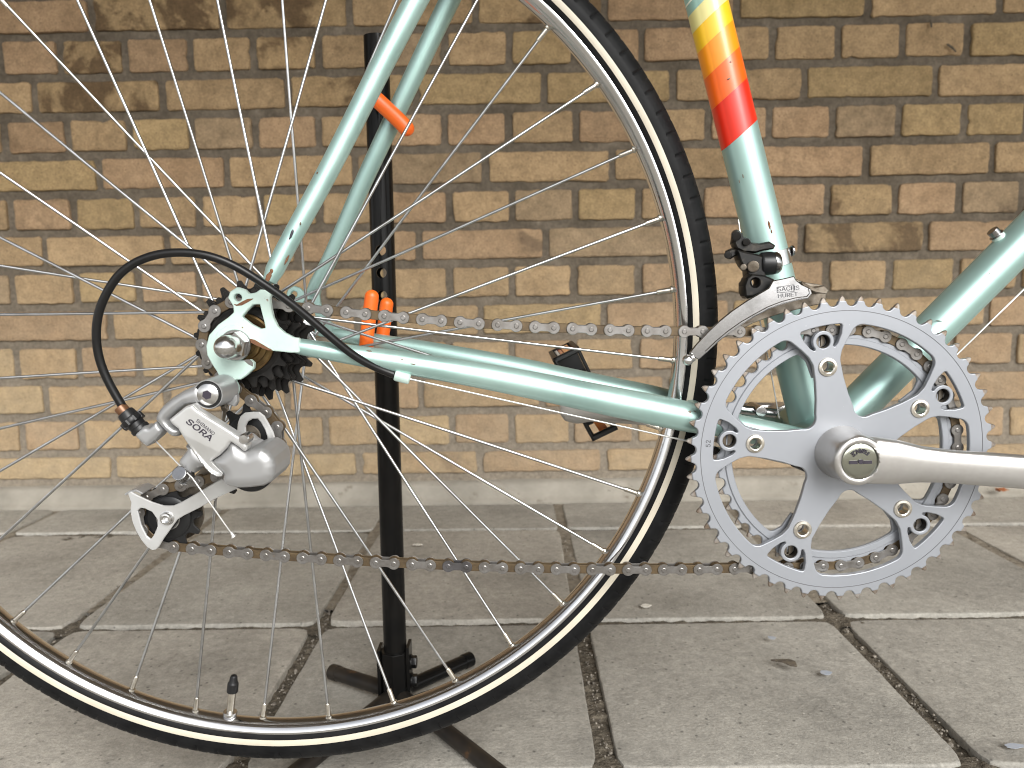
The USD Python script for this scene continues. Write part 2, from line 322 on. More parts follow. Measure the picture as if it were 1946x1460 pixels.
GRIT = noise_mix('joint_grit', (.055, .046, .034), (.15, .128, .097), scale=160, detail=5, rough=.95, bump=1.0, bscale=300, bdist=.004, coord='world', spec=.3,
                 extra=[((.30, .27, .22), 210, .66, .05), ((.12, .055, .02), 26, .66, .06)])
PEBBLE = noise_mix('joint_pebbles', (.06, .05, .04), (.26, .23, .19), scale=90, rough=.8, coord='world')
SOIL = noise_mix('far_ground', (.22, .20, .16), (.30, .27, .22), scale=3, detail=6, rough=.95, coord='world')
MINT = dict(rough=.42, metallic=.68, coat=.12, spec=.5)
PAINT = noise_mix('mint_pearl_paint', (.315, .462, .428), (.345, .494, .456), scale=9, rvar=.05, extra=[((.17, .075, .03), 95, .745, .03), ((.20, .19, .16), 140, .735, .03)], bump=.05, bscale=900, bdist=.0004, **MINT)
PAINT_WORN = noise_mix('mint_worn_paint', (.385, .505, .455), (.46, .565, .515), scale=30, rough=.38, metallic=.10, coat=.2, extra=[((.17, .075, .03), 70, .635, .05), ((.36, .34, .28), 120, .67, .05)], bump=.2, bscale=300, bdist=.0005)
PAINT_STAY = noise_mix('mint_scuffed_paint', (.315, .462, .428), (.37, .515, .475), scale=25, rvar=.06, extra=[((.17, .075, .03), 80, .70, .04), ((.42, .43, .40), 130, .70, .04)], bump=.08, bscale=600, bdist=.0004, **MINT)
def enamel(name, c): return noise_mix(name, c, tuple(x * .93 for x in c), scale=20, rough=.3, coat=.5, extra=[((.62, .60, .52), 110, .755, .03)])
CHROME = noise_mix('chrome_rim', (.74, .74, .75), (.62, .615, .61), scale=22, detail=5, rough=.13, metallic=1.0, lo=.4, hi=.75, rvar=.06, bump=.06, bscale=160, bdist=.0006, extra=[((.12, .075, .04), 130, .745, .04)])
STEEL = noise_mix('spoke_steel', (.56, .57, .58), (.42, .42, .42), scale=60, rough=.28, metallic=1.0)
NICKEL = noise_mix('nipple_nickel', (.75, .71, .63), (.55, .51, .45), scale=200, rough=.25, metallic=1.0)
BRIGHT = noise_mix('bright_steel', (.70, .70, .70), (.55, .54, .53), scale=90, rough=.22, metallic=1.0, extra=[((.10, .07, .05), 160, .72, .05)])
SCUFFED = noise_mix('scuffed_chrome', (.50, .50, .51), (.25, .247, .245), scale=60, detail=6, rough=.17, metallic=1.0, rvar=.06, bump=.03, bscale=120, bdist=.0006, extra=[((.12, .08, .05), 100, .73, .05)])
GRIMY = noise_mix('grimy_steel', (.25, .22, .18), (.09, .07, .05), scale=90, detail=6, rough=.38, metallic=.8)
ANODISED = noise_mix('anodised_aluminium', (.290, .301, .324), (.258, .269, .290), scale=14, detail=4, rough=.46, metallic=.45, rvar=.04, extra=[((.20, .17, .14), 120, .735, .04), ((.75, .75, .76), 150, .745, .03)])
TOOTH = noise_mix('worn_tooth_metal', (.40, .37, .34), (.20, .15, .11), scale=150, detail=5, rough=.38, metallic=.85)
POLISHED = noise_mix('polished_crank', (.53, .515, .495), (.46, .445, .428), scale=16, detail=5, rough=.30, metallic=.9, rvar=.05, bump=.05, bscale=300, bdist=.0005, extra=[((.30, .27, .24), 140, .735, .04), ((.86, .86, .86), 120, .735, .03)])
SILVER = noise_mix('derailleur_silver', (.345, .345, .345), (.305, .303, .30), scale=18, detail=5, rough=.40, metallic=.6, rvar=.04, extra=[((.22, .19, .16), 95, .73, .05)])
SILVER_PALE = noise_mix('cage_plate_silver', (.50, .50, .495), (.43, .425, .41), scale=30, detail=5, rough=.34, metallic=.5, extra=[((.22, .18, .14), 100, .70, .06)])
CHAIN_OUT = noise_mix('chain_outer_plate', (.245, .235, .225), (.165, .152, .138), scale=120, detail=5, rough=.34, metallic=.8, extra=[((.10, .075, .05), 170, .66, .07)])
CHAIN_DARK = noise_mix('chain_joining_plate', (.13, .125, .13), (.09, .085, .085), scale=120, rough=.35, metallic=.8)
CHAIN_IN = noise_mix('chain_inner_plate', (.125, .088, .048), (.075, .053, .032), scale=150, detail=4, rough=.42, metallic=.6)
BLACK_METAL = noise_mix('black_sprocket', (.010, .0095, .009), (.022, .020, .018), scale=120, detail=4, rough=.40, metallic=.5, spec=.3, extra=[((.09, .08, .07), 210, .70, .05)])
BRASS = noise_mix('oily_lockring', (.26, .17, .07), (.12, .075, .035), scale=60, rough=.35, metallic=.9)
BLACK_PLASTIC = noise_mix('black_plastic', (.006, .006, .0065), (.010, .010, .010), scale=60, rough=.38, spec=.35)
HOUSING = noise_mix('cable_housing_black', (.0045, .0045, .0045), (.007, .0065, .0065), scale=60, rough=.34, spec=.32)
RUBBER = noise_mix('tyre_rubber', (.0045, .0045, .0048), (.009, .009, .0092), scale=70, detail=4, rough=.5, spec=.10, bump=.25, bscale=500, bdist=.0006, extra=[((.10, .095, .085), 190, .755, .03)])
SIDEWALL = noise_mix('tyre_sidewall', (.014, .014, .015), (.022, .022, .022), scale=60, rough=.55, bump=.2, bscale=700, bdist=.0004)
CREAM = noise_mix('reflective_stripe_cream', (.50, .455, .365), (.43, .385, .305), scale=24, detail=5, rough=.5, extra=[((.22, .19, .15), 120, .70, .06)])
ORANGE = noise_mix('orange_rubber', (.72, .125, .010), (.65, .10, .009), scale=30, rough=.42, extra=[((.40, .06, .01), 90, .72, .05)])
STAND_PAINT = noise_mix('stand_black_paint', (.0035, .0035, .0035), (.006, .0055, .005), scale=30, rough=.20, spec=.14, extra=[((.08, .07, .06), 130, .75, .03)])
STAND_RUST = noise_mix('stand_dusty_paint', (.008, .007, .0065), (.018, .014, .010), scale=40, detail=5, rough=.5, spec=.3, extra=[((.055, .028, .012), 35, .62, .10)])
WIRE = noise_mix('cable_wire', (.66, .65, .63), (.54, .53, .51), scale=100, rough=.3, metallic=.7)
INK = mat('dark_ink', {'p': ('principled_bsdf', {'base_color': (.025, .02, .03), 'roughness': .4})})
ETCH = mat('etched_line', {'p': ('principled_bsdf', {'base_color': (.09, .09, .095), 'roughness': .5, 'metallic': .5})})
AMBER = mat('amber_reflector', {'p': ('principled_bsdf', {'base_color': (.70, .20, .02), 'roughness': .12, 'coat_weight': .5})})
RED_REF = mat('red_reflector', {'p': ('principled_bsdf', {'base_color': (.45, .03, .01), 'roughness': .12, 'coat_weight': .5})})
CLEAR_CAP = mat('green_tinted_cap', {'p': ('principled_bsdf', {'base_color': (.40, .41, .35), 'roughness': .16, 'metallic': 1.0, 'coat_weight': .3})})
LEAF = noise_mix('dry_leaf', (.34, .12, .035), (.20, .06, .02), scale=120, rough=.7, coord='object')
TWIG = noise_mix('dark_bark', (.05, .04, .03), (.10, .08, .055), scale=200, rough=.9, coord='object')
WHITE_CHIP = noise_mix('white_flake', (.62, .60, .54), (.50, .47, .41), scale=150, rough=.7, coord='object')
BLUE_CHIP = noise_mix('blue_paint_spot', (.27, .30, .35), (.31, .32, .34), scale=120, rough=.8, coord='object')

# ------------------------------------------------------------------ the ground far around, paving, joints
def sheet(x0, x1, y0, y1, nx, ny, zf):
    X, Y = np.meshgrid(np.linspace(x0, x1, nx + 1), np.linspace(y0, y1, ny + 1)); P = np.stack([X, Y], -1).reshape(-1, 2)
    V = np.column_stack([P, zf(P)]); i = np.arange(nx)[None] + np.arange(ny)[:, None] * (nx + 1); i = i.ravel()
    return V, np.vstack([np.stack([i, i + 1, i + nx + 2], 1), np.stack([i, i + nx + 2, i + nx + 1], 1)])
part('ground', sheet(-60, 60, -60, 60, 4, 4, lambda p: np.full(len(p), -.045)), SOIL, smooth=False, kind='structure')
paving = group_('pavement', kind='structure')
SX = [-2.85, -2.53, -2.205, -1.88, -1.555, -1.23, -.905, -.573, -.2545, .072, .391, .732, 1.06, 1.385, 1.71, 2.03, 2.36]      # joints running towards the wall
SROW = [(1.436, 1.436), (1.272, -.0125), (.9035, .004), (.607, .0), (.30, 0), (-.03, 0), (-.40, 0)]                 # rows: y of the joint, its slope
def slab(x0, x1, ya, yb, sa, sb, far, near, seed):
    """one worn paving slab: rounded irregular outline, slightly dished, tilted so its near edge stands proud"""
    r = np.random.default_rng(seed); g = .0080
    def edge(a, b, n):
        t = np.linspace(0, 1, n, endpoint=False)[:, None]; return a + (b - a) * t
    A, Bq, C, D = (np.array([x, y]) for x, y in ((x0 + g, yb + sb * x0 + .003), (x1 - g, yb + sb * x1 + .003), (x1 - g, ya + sa * x1 - .003), (x0 + g, ya + sa * x0 - .003)))
    ring = np.vstack([edge(A, Bq, 26), edge(Bq, C, 22), edge(C, D, 26), edge(D, A, 22)])
    c = ring.mean(0); d = c - ring; d /= np.linalg.norm(d, axis=1)[:, None]
    w = meshkit.fbm(np.column_stack([ring * 26, np.full(len(ring), seed * 3.1)]), 3, seed) - .5
    ring = ring + d * (w * .0040)[:, None]
    for k in (0, 26, 48, 74): ring[k] += d[k] * .006; ring[k - 1] += d[k - 1] * .001; ring[k + 1] += d[k + 1] * .0015
    def zt(p): return near + (far - near) * (p[:, 1] - yb) / (ya - yb) + .0016 * (meshkit.fbm(np.column_stack([p * 7, np.full(len(p), seed)]), 3, seed) - .5)
    layers = [(ring, zt(ring) * 0 - .034), (ring + d * .0002, zt(ring) - .0036), (ring + d * .0010, zt(ring) - .0010), (ring + d * .0028, zt(ring))]
    q = ring + d * .0028
    for f in (.15, .4, .7): layers.append((q + (c - q) * f, zt(q + (c - q) * f)))
    V = np.vstack([np.column_stack([p, z]) for p, z in layers]); n = len(ring); V = np.vstack([V, [*c, zt(c[None])[0]]])
    i = np.arange(n); j = (i + 1) % n; Fc = []
    for l in range(len(layers) - 1): Fc += [np.stack([l * n + i, l * n + j, l * n + n + j], 1), np.stack([l * n + i, l * n + n + j, l * n + n + i], 1)]
    e = (len(layers) - 1) * n; Fc.append(np.stack([e + i, e + j, np.full(n, len(V) - 1)], 1))
    return V, np.vstack(Fc)
tilt = {0: (.000, .0012), 1: (-.0014, .0018), 2: (-.0018, .0012), 3: (-.0018, .001), 4: (-.001, .001), 5: (0, 0)}
ks = 0
for ri in range(6):
    (ya, sa), (yb, sb) = SROW[ri], SROW[ri + 1]
    if ri == 0: ya, sa = 1.4315, -.004
    for k in range(len(SX) - 1):
        if SX[k + 1] < -1.6 and ri > 0 or SX[k] > 1.75 and ri > 0: continue
        ks += 1; fa, ne = tilt[ri]; jz = rng.uniform(-.0012, .0012)
        part('paving_slab', slab(SX[k] + rng.uniform(-.002, .002), SX[k + 1] + rng.uniform(-.002, .002), ya, yb, sa, sb, fa + jz, ne + jz, ks), SLAB[rng.choice([0, 0, 1, 1, 2])], paving, smooth=40)
def joint_z(p): return -.0075 + .0075 * (meshkit.fbm(np.column_stack([p * 120, np.zeros(len(p))]), 4, 3) - .5) + .006 * (meshkit.fbm(np.column_stack([p * 14, np.zeros(len(p))]), 2, 9) - .5)
strips, far_strips = [], []
for x in SX:
    if -1.0 < x < 1.1: strips.append(sheet(x - .011, x + .011, .28, .955, 8, 300, joint_z)); far_strips.append(sheet(x - .011, x + .011, .955, 1.432, 8, 220, lambda p: joint_z(p) * .45))
for (yy, ss) in SROW[1:4]:
    strips.append(sheet(-1.25, 1.4, yy - .0205, yy + .0205, 900, 8, lambda p: joint_z(p) * .6 + .0005))
part('joint_filling', strips, GRIT, paving, smooth=True, kind='stuff')
part('joint_filling', far_strips, SAND, paving, smooth=True, kind='stuff')
part('joint_bed', sheet(-2.9, 2.4, -.42, 1.46, 2, 2, lambda p: np.full(len(p), -.019)), GRIT, paving, smooth=False)
peb = []
r_ = np.random.default_rng(11)
for x in SX:
    if -1 < x < 1.1:
        for _ in range(230):
            y = r_.uniform(.45, 1.25); s = r_.uniform(.0005, .0014) if r_.random() < .94 else r_.uniform(.0014, .0024)
            m = trimesh.creation.icosphere(0, 1.0); v = m.vertices * (s * r_.uniform(.7, 1.3, 3)) + [x + r_.normal(0, .0035), y, -.0045 + r_.uniform(-.002, .002)]; peb.append((v, m.faces))
part('joint_pebble', peb, PEBBLE, paving, smooth=False, kind='stuff')

# ------------------------------------------------------------------ brick wall
wall = group_('brick_wall', label='weathered tan brick wall with grey recessed mortar behind the bicycle', category='wall', loc=(0, WALL_Y, 0))
zb = lambda v: v + EYE
BED = [.5505, .4792, .4058, .3358, .2643, .1935, .1212, .0512, -.0205, -.0911, -.1652, -.2355, -.3078, -.3625]
CY = {0: 35, 1: 110, 2: 185, 3: 258, 4: 333, 5: 405, 6: 476, 7: 548, 8: 620, 9: 690, 10: 762, 11: 830, 12: 889}
JOINTS = {0: [-75, 175, 425, 664, 904, 1149, 1399, 1648, 1897, 2147], 1: [-122, 1, 114, 239, 363.6, 483, 606, 727, 845, 968, 1091, 1219.5, 1343, 1466.6, 1591, 1713, 1835, 1958, 2082],
          2: [-176, 68, 309.6, 548, 790, 1034, 1278.6, 1527, 1776, 2024], 3: [-112, 9, 130, 247, 366, 486, 606, 725, 845, 967, 1095, 1220, 1345, 1460, 1580, 1705.5, 1829, 1948, 2070],
          4: [-55, 190, 431.6, 676.6, 922, 1163, 1404, 1644, 1883, 2124], 5: [-98, 22, 141, 261, 380, 497, 608.5, 732, 855, 973, 1093.6, 1213, 1332, 1452, 1571, 1698, 1818.6, 1938, 2058],
          6: [-152, 87, 320, 565, 797, 1038, 1280, 1522, 1757, 1998], 7: [-94, 25.7, 146, 264.6, 380, 497, 614, 735, 855, 973.5, 1091, 1213, 1331, 1450, 1568, 1687.5, 1815, 1934, 2054],
          8: [-26, 211, 446, 680, 914, 1147.6, 1388, 1630, 1872.5, 2112], 9: [-84, 33, 151.6, 264.6, 382, 500, 618, 736, 854, 973, 1091, 1209, 1328, 1447, 1566, 1686, 1806, 1924, 2044],
          10: [-140, 90, 317, 547, 801, 1030, 1265, 1500, 1740, 1978, 2214], 11: [-74, 44, 157, 272, 388, 504, 620, 740, 860, 973, 1086, 1207, 1325, 1442, 1560, 1677, 1794, 1910, 2028],
          12: [-20, 218, 450, 683, 912, 1146, 1380, 1612, 1842, 2074]}
TONES = {0: 'pddtdpott', 1: 'ppdptdtgtoppttttoo', 2: 'tdtdootot', 3: 'tptogptpptptppgoog', 4: 'optgttptt', 5: 'tpottotptgotppdpgo', 6: 'tttppgpdp', 7: 'gtopptottttptptott', 8: 'ptptopotp', 9: 'ytpyytottptpptptpt',
         10: 'yttptpytpt', 11: 'tpttyttyptpttpttpt', 12: 'yyytptpyt'}
def brick(w, h, seed):
    """front-facing brick with worn, uneven arrises; origin at the centre of its face, facing -y"""
    r = np.random.default_rng(seed); nx, nz = (22, 7) if w > .16 else (13, 7); c = .004
    P = [(-w / 2 + c + (w - 2 * c) * i / nx, -h / 2) for i in range(nx + 1)] + [(w / 2, -h / 2 + c + (h - 2 * c) * i / nz) for i in range(nz + 1)]
    P += [(w / 2 - c - (w - 2 * c) * i / nx, h / 2) for i in range(nx + 1)] + [(-w / 2, h / 2 - c - (h - 2 * c) * i / nz) for i in range(nz + 1)]
    P = np.array(P); n = len(P); inw = -P / np.array([w / 2, h / 2]); inw = np.where(np.abs(inw) > .97, np.sign(inw), 0) * 1.0
    inw /= np.maximum(np.linalg.norm(inw, axis=1), 1e-9)[:, None]
    wob = (meshkit.fbm(np.column_stack([P * 70, np.full(n, seed * 1.7)]), 4, seed) - .42) * .0050
    chip = np.zeros(n)
    for _ in range(r.integers(0, 2)):
        k = r.integers(0, n); q = np.linalg.norm(P - P[k], axis=1); chip += r.uniform(.002, .0045) * np.exp(-(q / r.uniform(.004, .012)) ** 2)
    P = P + inw * (np.maximum(wob, -.0015) + chip)[:, None]
    lay = [(P, .012), (P, -.0022 + r.uniform(-.0006, .0006, n)), (P + inw * .0013, -.0044 + r.uniform(-.0006, .0006, n)), (P * .93 + inw * .0015, np.full(n, -.0050) + r.uniform(-.0008, .0008, n))]
    V = np.vstack([np.column_stack([p[:, 0], np.broadcast_to(y, n), p[:, 1]]) for p, y in lay]); i = np.arange(n); j = (i + 1) % n; Fc = []
    for l in range(3): Fc += [np.stack([l * n + i, l * n + j, l * n + n + j], 1), np.stack([l * n + i, l * n + n + j, l * n + n + i], 1)]
    t = mapbox_earcut.triangulate_float64(lay[3][0], np.array([n], np.uint32)).reshape(-1, 3).astype(int)
    return V, np.vstack(Fc + [t + 3 * n])
bs = 0
for c in range(13):
    xs = [on_wall(px, CY[c])[0] for px in JOINTS[c]]; wl, k0 = (.12 if c % 2 else .24), [0]
    while xs[0] > -1.345: xs.insert(0, max(xs[0] - wl, -1.352)); k0[0] += 1
    while xs[-1] < 1.395: xs.append(min(xs[-1] + wl, 1.402))
    if xs[1] - xs[0] < .04: xs.pop(1); k0[0] -= 1
    if xs[-1] - xs[-2] < .04: xs.pop(-2)
    for k in range(len(xs) - 1):
        a, b_, z1, z0 = xs[k] + .0065 + rng.uniform(-.001, .001), xs[k + 1] - .0065 + rng.uniform(-.001, .001), zb(BED[c]) - .0075, zb(BED[c + 1]) + .0075
        if c == 12: z0 = zb(BED[13]) + .004
        bs += 1; m = brick(b_ - a, z1 - z0, bs)
        ang = rng.gauss(0, .004); ca, sa_ = math.cos(ang), math.sin(ang)
        v = m[0]; v = np.column_stack([v[:, 0] * ca - v[:, 2] * sa_, v[:, 1] + rng.gauss(0, .0009), v[:, 0] * sa_ + v[:, 2] * ca])
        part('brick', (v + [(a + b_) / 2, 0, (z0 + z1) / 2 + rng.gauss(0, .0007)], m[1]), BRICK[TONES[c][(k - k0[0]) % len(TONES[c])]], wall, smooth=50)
def mortar_y(p): return .0008 - .005 * (meshkit.fbm(np.column_stack([p * 38, np.zeros(len(p))]), 4, 5) - .5) - .003 * (meshkit.fbm(np.column_stack([p * 9, np.zeros(len(p))]), 2, 8) - .5)
mv, mf = sheet(-1.35, 1.4, zb(-.385), zb(.555), 560, 190, mortar_y)
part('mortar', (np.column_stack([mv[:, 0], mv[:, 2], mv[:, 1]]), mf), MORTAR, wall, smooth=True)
FARB = mat('brickwork_out_of_view', {'g': ('geometry', {}), 's': ('separate_xyz', {}), 'c': ('combine_xyz', {}),
    'b': ('brick_texture', {'color1': (.33, .215, .115), 'color2': (.38, .25, .14), 'mortar': (.14, .115, .085), 'scale': 1.0, 'mortar_size': .007, 'brick_width': .24, 'row_height': .0715}), 'p': ('principled_bsdf', {'roughness': .9})},
    [('g.position', 's.vector'), ('s.x', 'c.x'), ('s.z', 'c.y'), ('c.vector', 'b.vector'), ('b.color', 'p.base_color')])
def slabbox(x0, x1, y0, y1, z0, z1): m = trimesh.creation.box(bounds=[(x0, y0, z0), (x1, y1, z1)]); return m.vertices, m.faces
part('upper_brickwork', [slabbox(-6, 6, -.004, .3, zb(.556), 1.75), slabbox(-6, -1.352, -.004, .3, -.04, zb(.555)), slabbox(1.402, 6, -.004, .3, -.04, zb(.555))], FARB, wall, smooth=False, kind='stuff')
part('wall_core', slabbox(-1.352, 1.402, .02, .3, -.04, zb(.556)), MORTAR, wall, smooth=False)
# rendered plinth at the wall's foot
def plinth_mesh():
    n = 420; X = np.linspace(-2.4, 2.4, n); PR = [(.004, .0385), (-.006, .0370), (-.013, .0335), (-.0165, .028), (-.0185, .020), (-.021, .011), (-.026, .005), (-.033, .0015), (-.036, -.02)]
    V = []
    for y, z in PR:
        q = np.column_stack([X * 12, np.full(n, y * 60), np.full(n, z * 60)]); w = meshkit.fbm(q, 4, 4) - .5
        V.append(np.column_stack([X, y + w * .006, z + w * .004 * (z > 0)]))
    V = np.vstack(V); i = np.arange(n - 1); Fc = []
    for l in range(len(PR) - 1): Fc += [np.stack([l * n + i, l * n + n + i, l * n + n + i + 1], 1), np.stack([l * n + i, l * n + n + i + 1, l * n + i + 1], 1)]
    return V + [0, WALL_Y, 0], np.vstack(Fc)
part('wall_plinth', plinth_mesh(), PLINTH, smooth=True, label='low pale grey rendered plinth along the foot of the brick wall', category='plinth')
# put in out of view to darken the upper wall: the ceiling keeps the zenith sky off the wall
part('ceiling', slabbox(-6, 6, -.45, WALL_Y + .3, 1.752, 1.95), noise_mix('added_ceiling_boards', (.22, .19, .15), (.28, .24, .19), scale=4, rough=.9, coord='world'), smooth=False, kind='structure')

# ------------------------------------------------------------------ the bicycle (own frame: origin on the rear axle, x forward, y away from the viewer, z up)
bike = group_('bicycle', label='mint green vintage road bicycle with chrome rear wheel and orange-yellow striped seat tube', category='bicycle',
              matrix=Gf.Matrix4d(*[float(v) for v in (*BX, 0, *BN, 0, *BZ, 0, *AXLE, 1)]))
BB = np.array([.4083, -.0832])
# --- frame tubes
def p3(xz, y): return np.array([xz[0], y, xz[1]])
ST0, ST1 = np.array([.4083, 0, -.0832]), np.array([.3214 - .0680, 0, .2331 + .2500])
seat_tube = part('seat_tube', tube(np.linspace(ST0, ST1, 40), .0143, 40), PAINT, bike)
td = (ST1 - ST0) / np.linalg.norm(ST1 - ST0); tu = np.array([-td[2], 0, td[0]]) * -1        # tu: across the tube, forwards
def oblique(t_l, t_r, r, n=64):
    """points of a ring cut obliquely through the seat tube: t along the axis at the rear and the front edge"""
    a = np.linspace(0, 2 * PI, n, endpoint=False); c = np.cos(a)[:, None]
    t = ((t_l + t_r) / 2 + (t_r - t_l) / 2 * np.cos(a))[:, None]
    return ST0 + td * t + tu * c * r + np.array([0, 1.0, 0]) * np.sin(a)[:, None] * r
def along(p): return float((np.array([p[0], 0, p[1]]) - ST0) @ td)
Lp = [(1373.7, 286), (1355.7, 206.8), (1340, 151), (1328.7, 102.5), (1318, 63), (1310, 32), (1304.5, 14), (1303.6, 10.5)]
Rp = [(1434.8, 228.4), (1416.9, 151), (1400.7, 91.7), (1390, 39.6), (1377, 5)]
TL = [along(B(x, y, 0)) for x, y in Lp]; TR = [along(B(x, y, 0)) for x, y in Rp]
slope = np.mean([b - a for a, b in zip(TL, TR)]); TL = [(l + r - slope) / 2 for l, r in zip(TL[:5], TR)] + TL[5:] + [TL[-1] + .022]
BANDS = [((.60, .020, .006), 'red'), ((.70, .105, .006), 'orange'), ((.74, .245, .008), 'amber'), ((.72, .42, .014), 'yellow'), ((.60, .54, .22), 'cream'), ((.22, .36, .31), 'deep_green'), ((.72, .74, .62), 'pale'), ((.25, .42, .36), 'green'), ((.7, .74, .64), 'ivory')]
for k, (c, nm) in enumerate(BANDS):
    if k + 1 >= len(TL): break
    r, n = .01448, 64
    a0, a1 = oblique(TL[k] + .00005, TL[k] + slope, r, n), oblique(TL[k + 1], TL[k + 1] + slope, r, n)
    i = np.arange(n); j = (i + 1) % n
    part('stripe', (np.vstack([a0, a1]), np.vstack([np.stack([i, j, j + n], 1), np.stack([i, j + n, i + n], 1)])), enamel('stripe_' + nm, c), seat_tube, smooth=True, label=f'{nm.replace("_", " ")} band of the seat tube')
DT0 = np.array([.4105, 0, -.0855]); dd = np.array([1.0, 0, 1.0345]); dd /= np.linalg.norm(dd); DT1 = np.array([.4487 + .25, 0, -.0504 + .25 * 1.0345])
DT0 = np.array([.4487, 0, -.0504]) - dd * .047
down_tube = part('down_tube', tube(np.linspace(DT0, DT1, 24), .0143, 40), PAINT, bike)
bo = B3(1890, 443, 0); bo_axis = np.array([-dd[2], 0, dd[0]])
bp = np.array([.4487, 0, -.0504]); bp = bp + dd * ((bo - bp) @ dd)
boss = part('bottle_boss', rod(bp + bo_axis * .0125, bp + bo_axis * .0165, .0047, 18, .0008), PAINT_WORN, down_tube)
part('bottle_bolt', [rod(bp + bo_axis * .0165, bp + bo_axis * .0218, .0041, 18, .0006), rod(bp + bo_axis * .0165, bp + bo_axis * .0172, .0052, 18, .0002)], SCUFFED, down_tube)
part('bottom_bracket_shell', lathe([(.001, -.036), (.0145, -.036), (.0195, -.0355), (.0202, -.034), (.0202, .034), (.0195, .0355), (.0145, .036), (.001, .036)], 40), PAINT, bike)
usd_bb = stage.GetPrimAtPath('/World/bicycle/bottom_bracket_shell'); UsdGeom.Xformable(usd_bb).AddTranslateOp().Set(Gf.Vec3d(BB[0], 0, BB[1]))
CSX = [(.0345, -.0012, .0608, .0052), (.046, -.0035, .0598, .0057), (.070, -.0080, .0575, .0066), (.110, -.0155, .053, .0078), (.1795, -.0297, .0455, .0093), (.240, -.0440, .0385, .0104), (.2865, -.0548, .0338, .0111), (.301, -.0583, .0325, .0110), (.312, -.0612, .0312, .0103), (.326, -.0645, .0302, .0094), (.345, -.0690, .0288, .0094), (.375, -.0765, .026, .0098), (.402, -.083, .023, .0098)]
def stay(rows, side, n=60):
    P = spline([(x, side * y, z) for x, z, y, r in rows], n); s = np.linspace(0, 1, n)
    cum = np.r_[0, np.cumsum(np.linalg.norm(np.diff(np.array([(x, y, z) for x, z, y, r in rows]), axis=0), axis=1))]; r = np.interp(s, cum / cum[-1], [q[3] for q in rows])
    r = r.copy(); r[0] *= .55; P = np.vstack([P[0] - (P[1] - P[0]) * .12, P]); r = np.r_[r[0] * .3, r[0] * 1.5, r[1:]]
    return tube(P, r, 28)
cs_near = part('chain_stay', stay(CSX, -1), PAINT_STAY, bike)
cs_far = part('chain_stay', stay(CSX, 1), PAINT, bike)
SSN = [(*B(512, 535, -.061), .061, .0054), (*B(519, 520, -.060), .060, .0060), (*B(597, 375, -.052), .052, .0067), (*B(694, 187, -.046), .046, .0072), (*B(791, 0, -.042), .042, .0076)]
SSF = [(*B(592, 556, .061), .061, .0054), (*B(600, 543, .060), .060, .0060), (*B(678, 375, .052), .052, .0067), (*B(766, 187, .046), .046, .0072), (*B(855, 0, .042), .042, .0076)]
def ext(rows):
    return rows + [(.1845, .325, .031, .0076), (.2545, .452, .0195, .0074)]
part('seat_stay', stay(ext(SSN), -1), PAINT_STAY, bike); part('seat_stay', stay(ext(SSF), 1), PAINT, bike)
part('stay_bridge', [rod((.3125, -.03, -.0575), (.3125, .03, -.0575), .0075, 20), plate(Polygon([(.318, -.066), (.352, -.074), (.352, -.0695), (.318, -.0615)]), -.02, .02, .0006)], PAINT, bike)
part('bridge_bolt', [rod((.364, -.013, -.060), (.364, .011, -.060), .0042, 16, .0006), rod((.345, -.004, -.0585), (.378, -.004, -.0625), .0036, 14, .0006)], SCUFFED, bike)
# --- dropouts
Z1 = lambda pts, o, s=3.892: BP(pts, o, 160, 440, s)
def sm(poly, w=.0011): return fillet(poly, w)
OD = -.067
drop_out = Z1([(1062, 490), (1078, 445), (1130, 412), (1185, 430), (1218, 462), (1268, 452), (1300, 430), (1385, 440), (1372, 500), (1380, 570), (1398, 640), (1430, 705), (1480, 750), (1545, 785), (1590, 790), (1592, 898), (1520, 897),
               (1440, 888), (1385, 884), (1330, 868), (1262, 838), (1215, 806), (1160, 776), (1105, 800), (1090, 862), (1115, 925), (1165, 955), (1225, 948), (1255, 975), (1250, 1018), (1205, 1062), (1160, 1095), (1075, 1100), (1000, 1085), (985, 1045), (940, 975), (908, 915), (900, 850), (922, 768), (990, 690), (1060, 640), (1105, 600), (1100, 550)], OD)
drop_out = sm(drop_out.union(disc(B(427, 739, OD), .0085, 8)))
hole1 = disc(B(160 + 1135 / 3.892, 440 + 490 / 3.892, OD), .0026)
win = fillet(Z1([(1248, 540), (1298, 538), (1312, 600), (1330, 665), (1340, 715), (1300, 722), (1235, 688), (1165, 632), (1195, 595)], OD), .0008)
d_near = drop_out.difference(hole1).difference(win)
dn = part('dropout', plate(d_near, OD, OD + .0048, .0006, step=.003), PAINT_WORN, bike, label='drive-side dropout with chipped mint paint and derailleur hanger')
part('axle_recess', plate(fillet(Z1([(960, 850), (985, 745), (1050, 700), (1120, 690), (1200, 730), (1300, 800), (1400, 868), (1330, 868), (1262, 838), (1215, 806), (1160, 776), (1105, 800), (1090, 862), (1115, 925), (1165, 955), (1060, 960), (990, 920)], OD), .0008), OD - .0006, OD + .001, .0004, step=.003), PAINT_WORN, dn)
mir = lambda g: g
d_far = affinity.translate(drop_out.difference(hole1).difference(win), .0008, .001)
part('dropout', plate(d_far, .062, .0668, .0006, step=.003), PAINT, bike, label='far-side dropout behind the sprockets')
RUSTY = noise_mix('rust_patch', (.16, .070, .03), (.10, .045, .022), scale=250, rough=.85)
def rag(pts, o): return fillet(Z1(pts, o), .0001, .0002)
part('rust_patch', plate(rag([(1100, 535), (1130, 540), (1165, 520), (1205, 500), (1258, 495), (1235, 510), (1200, 530), (1165, 548), (1125, 552)], OD), OD - .00012, OD + .0004, .00005), RUSTY, dn)
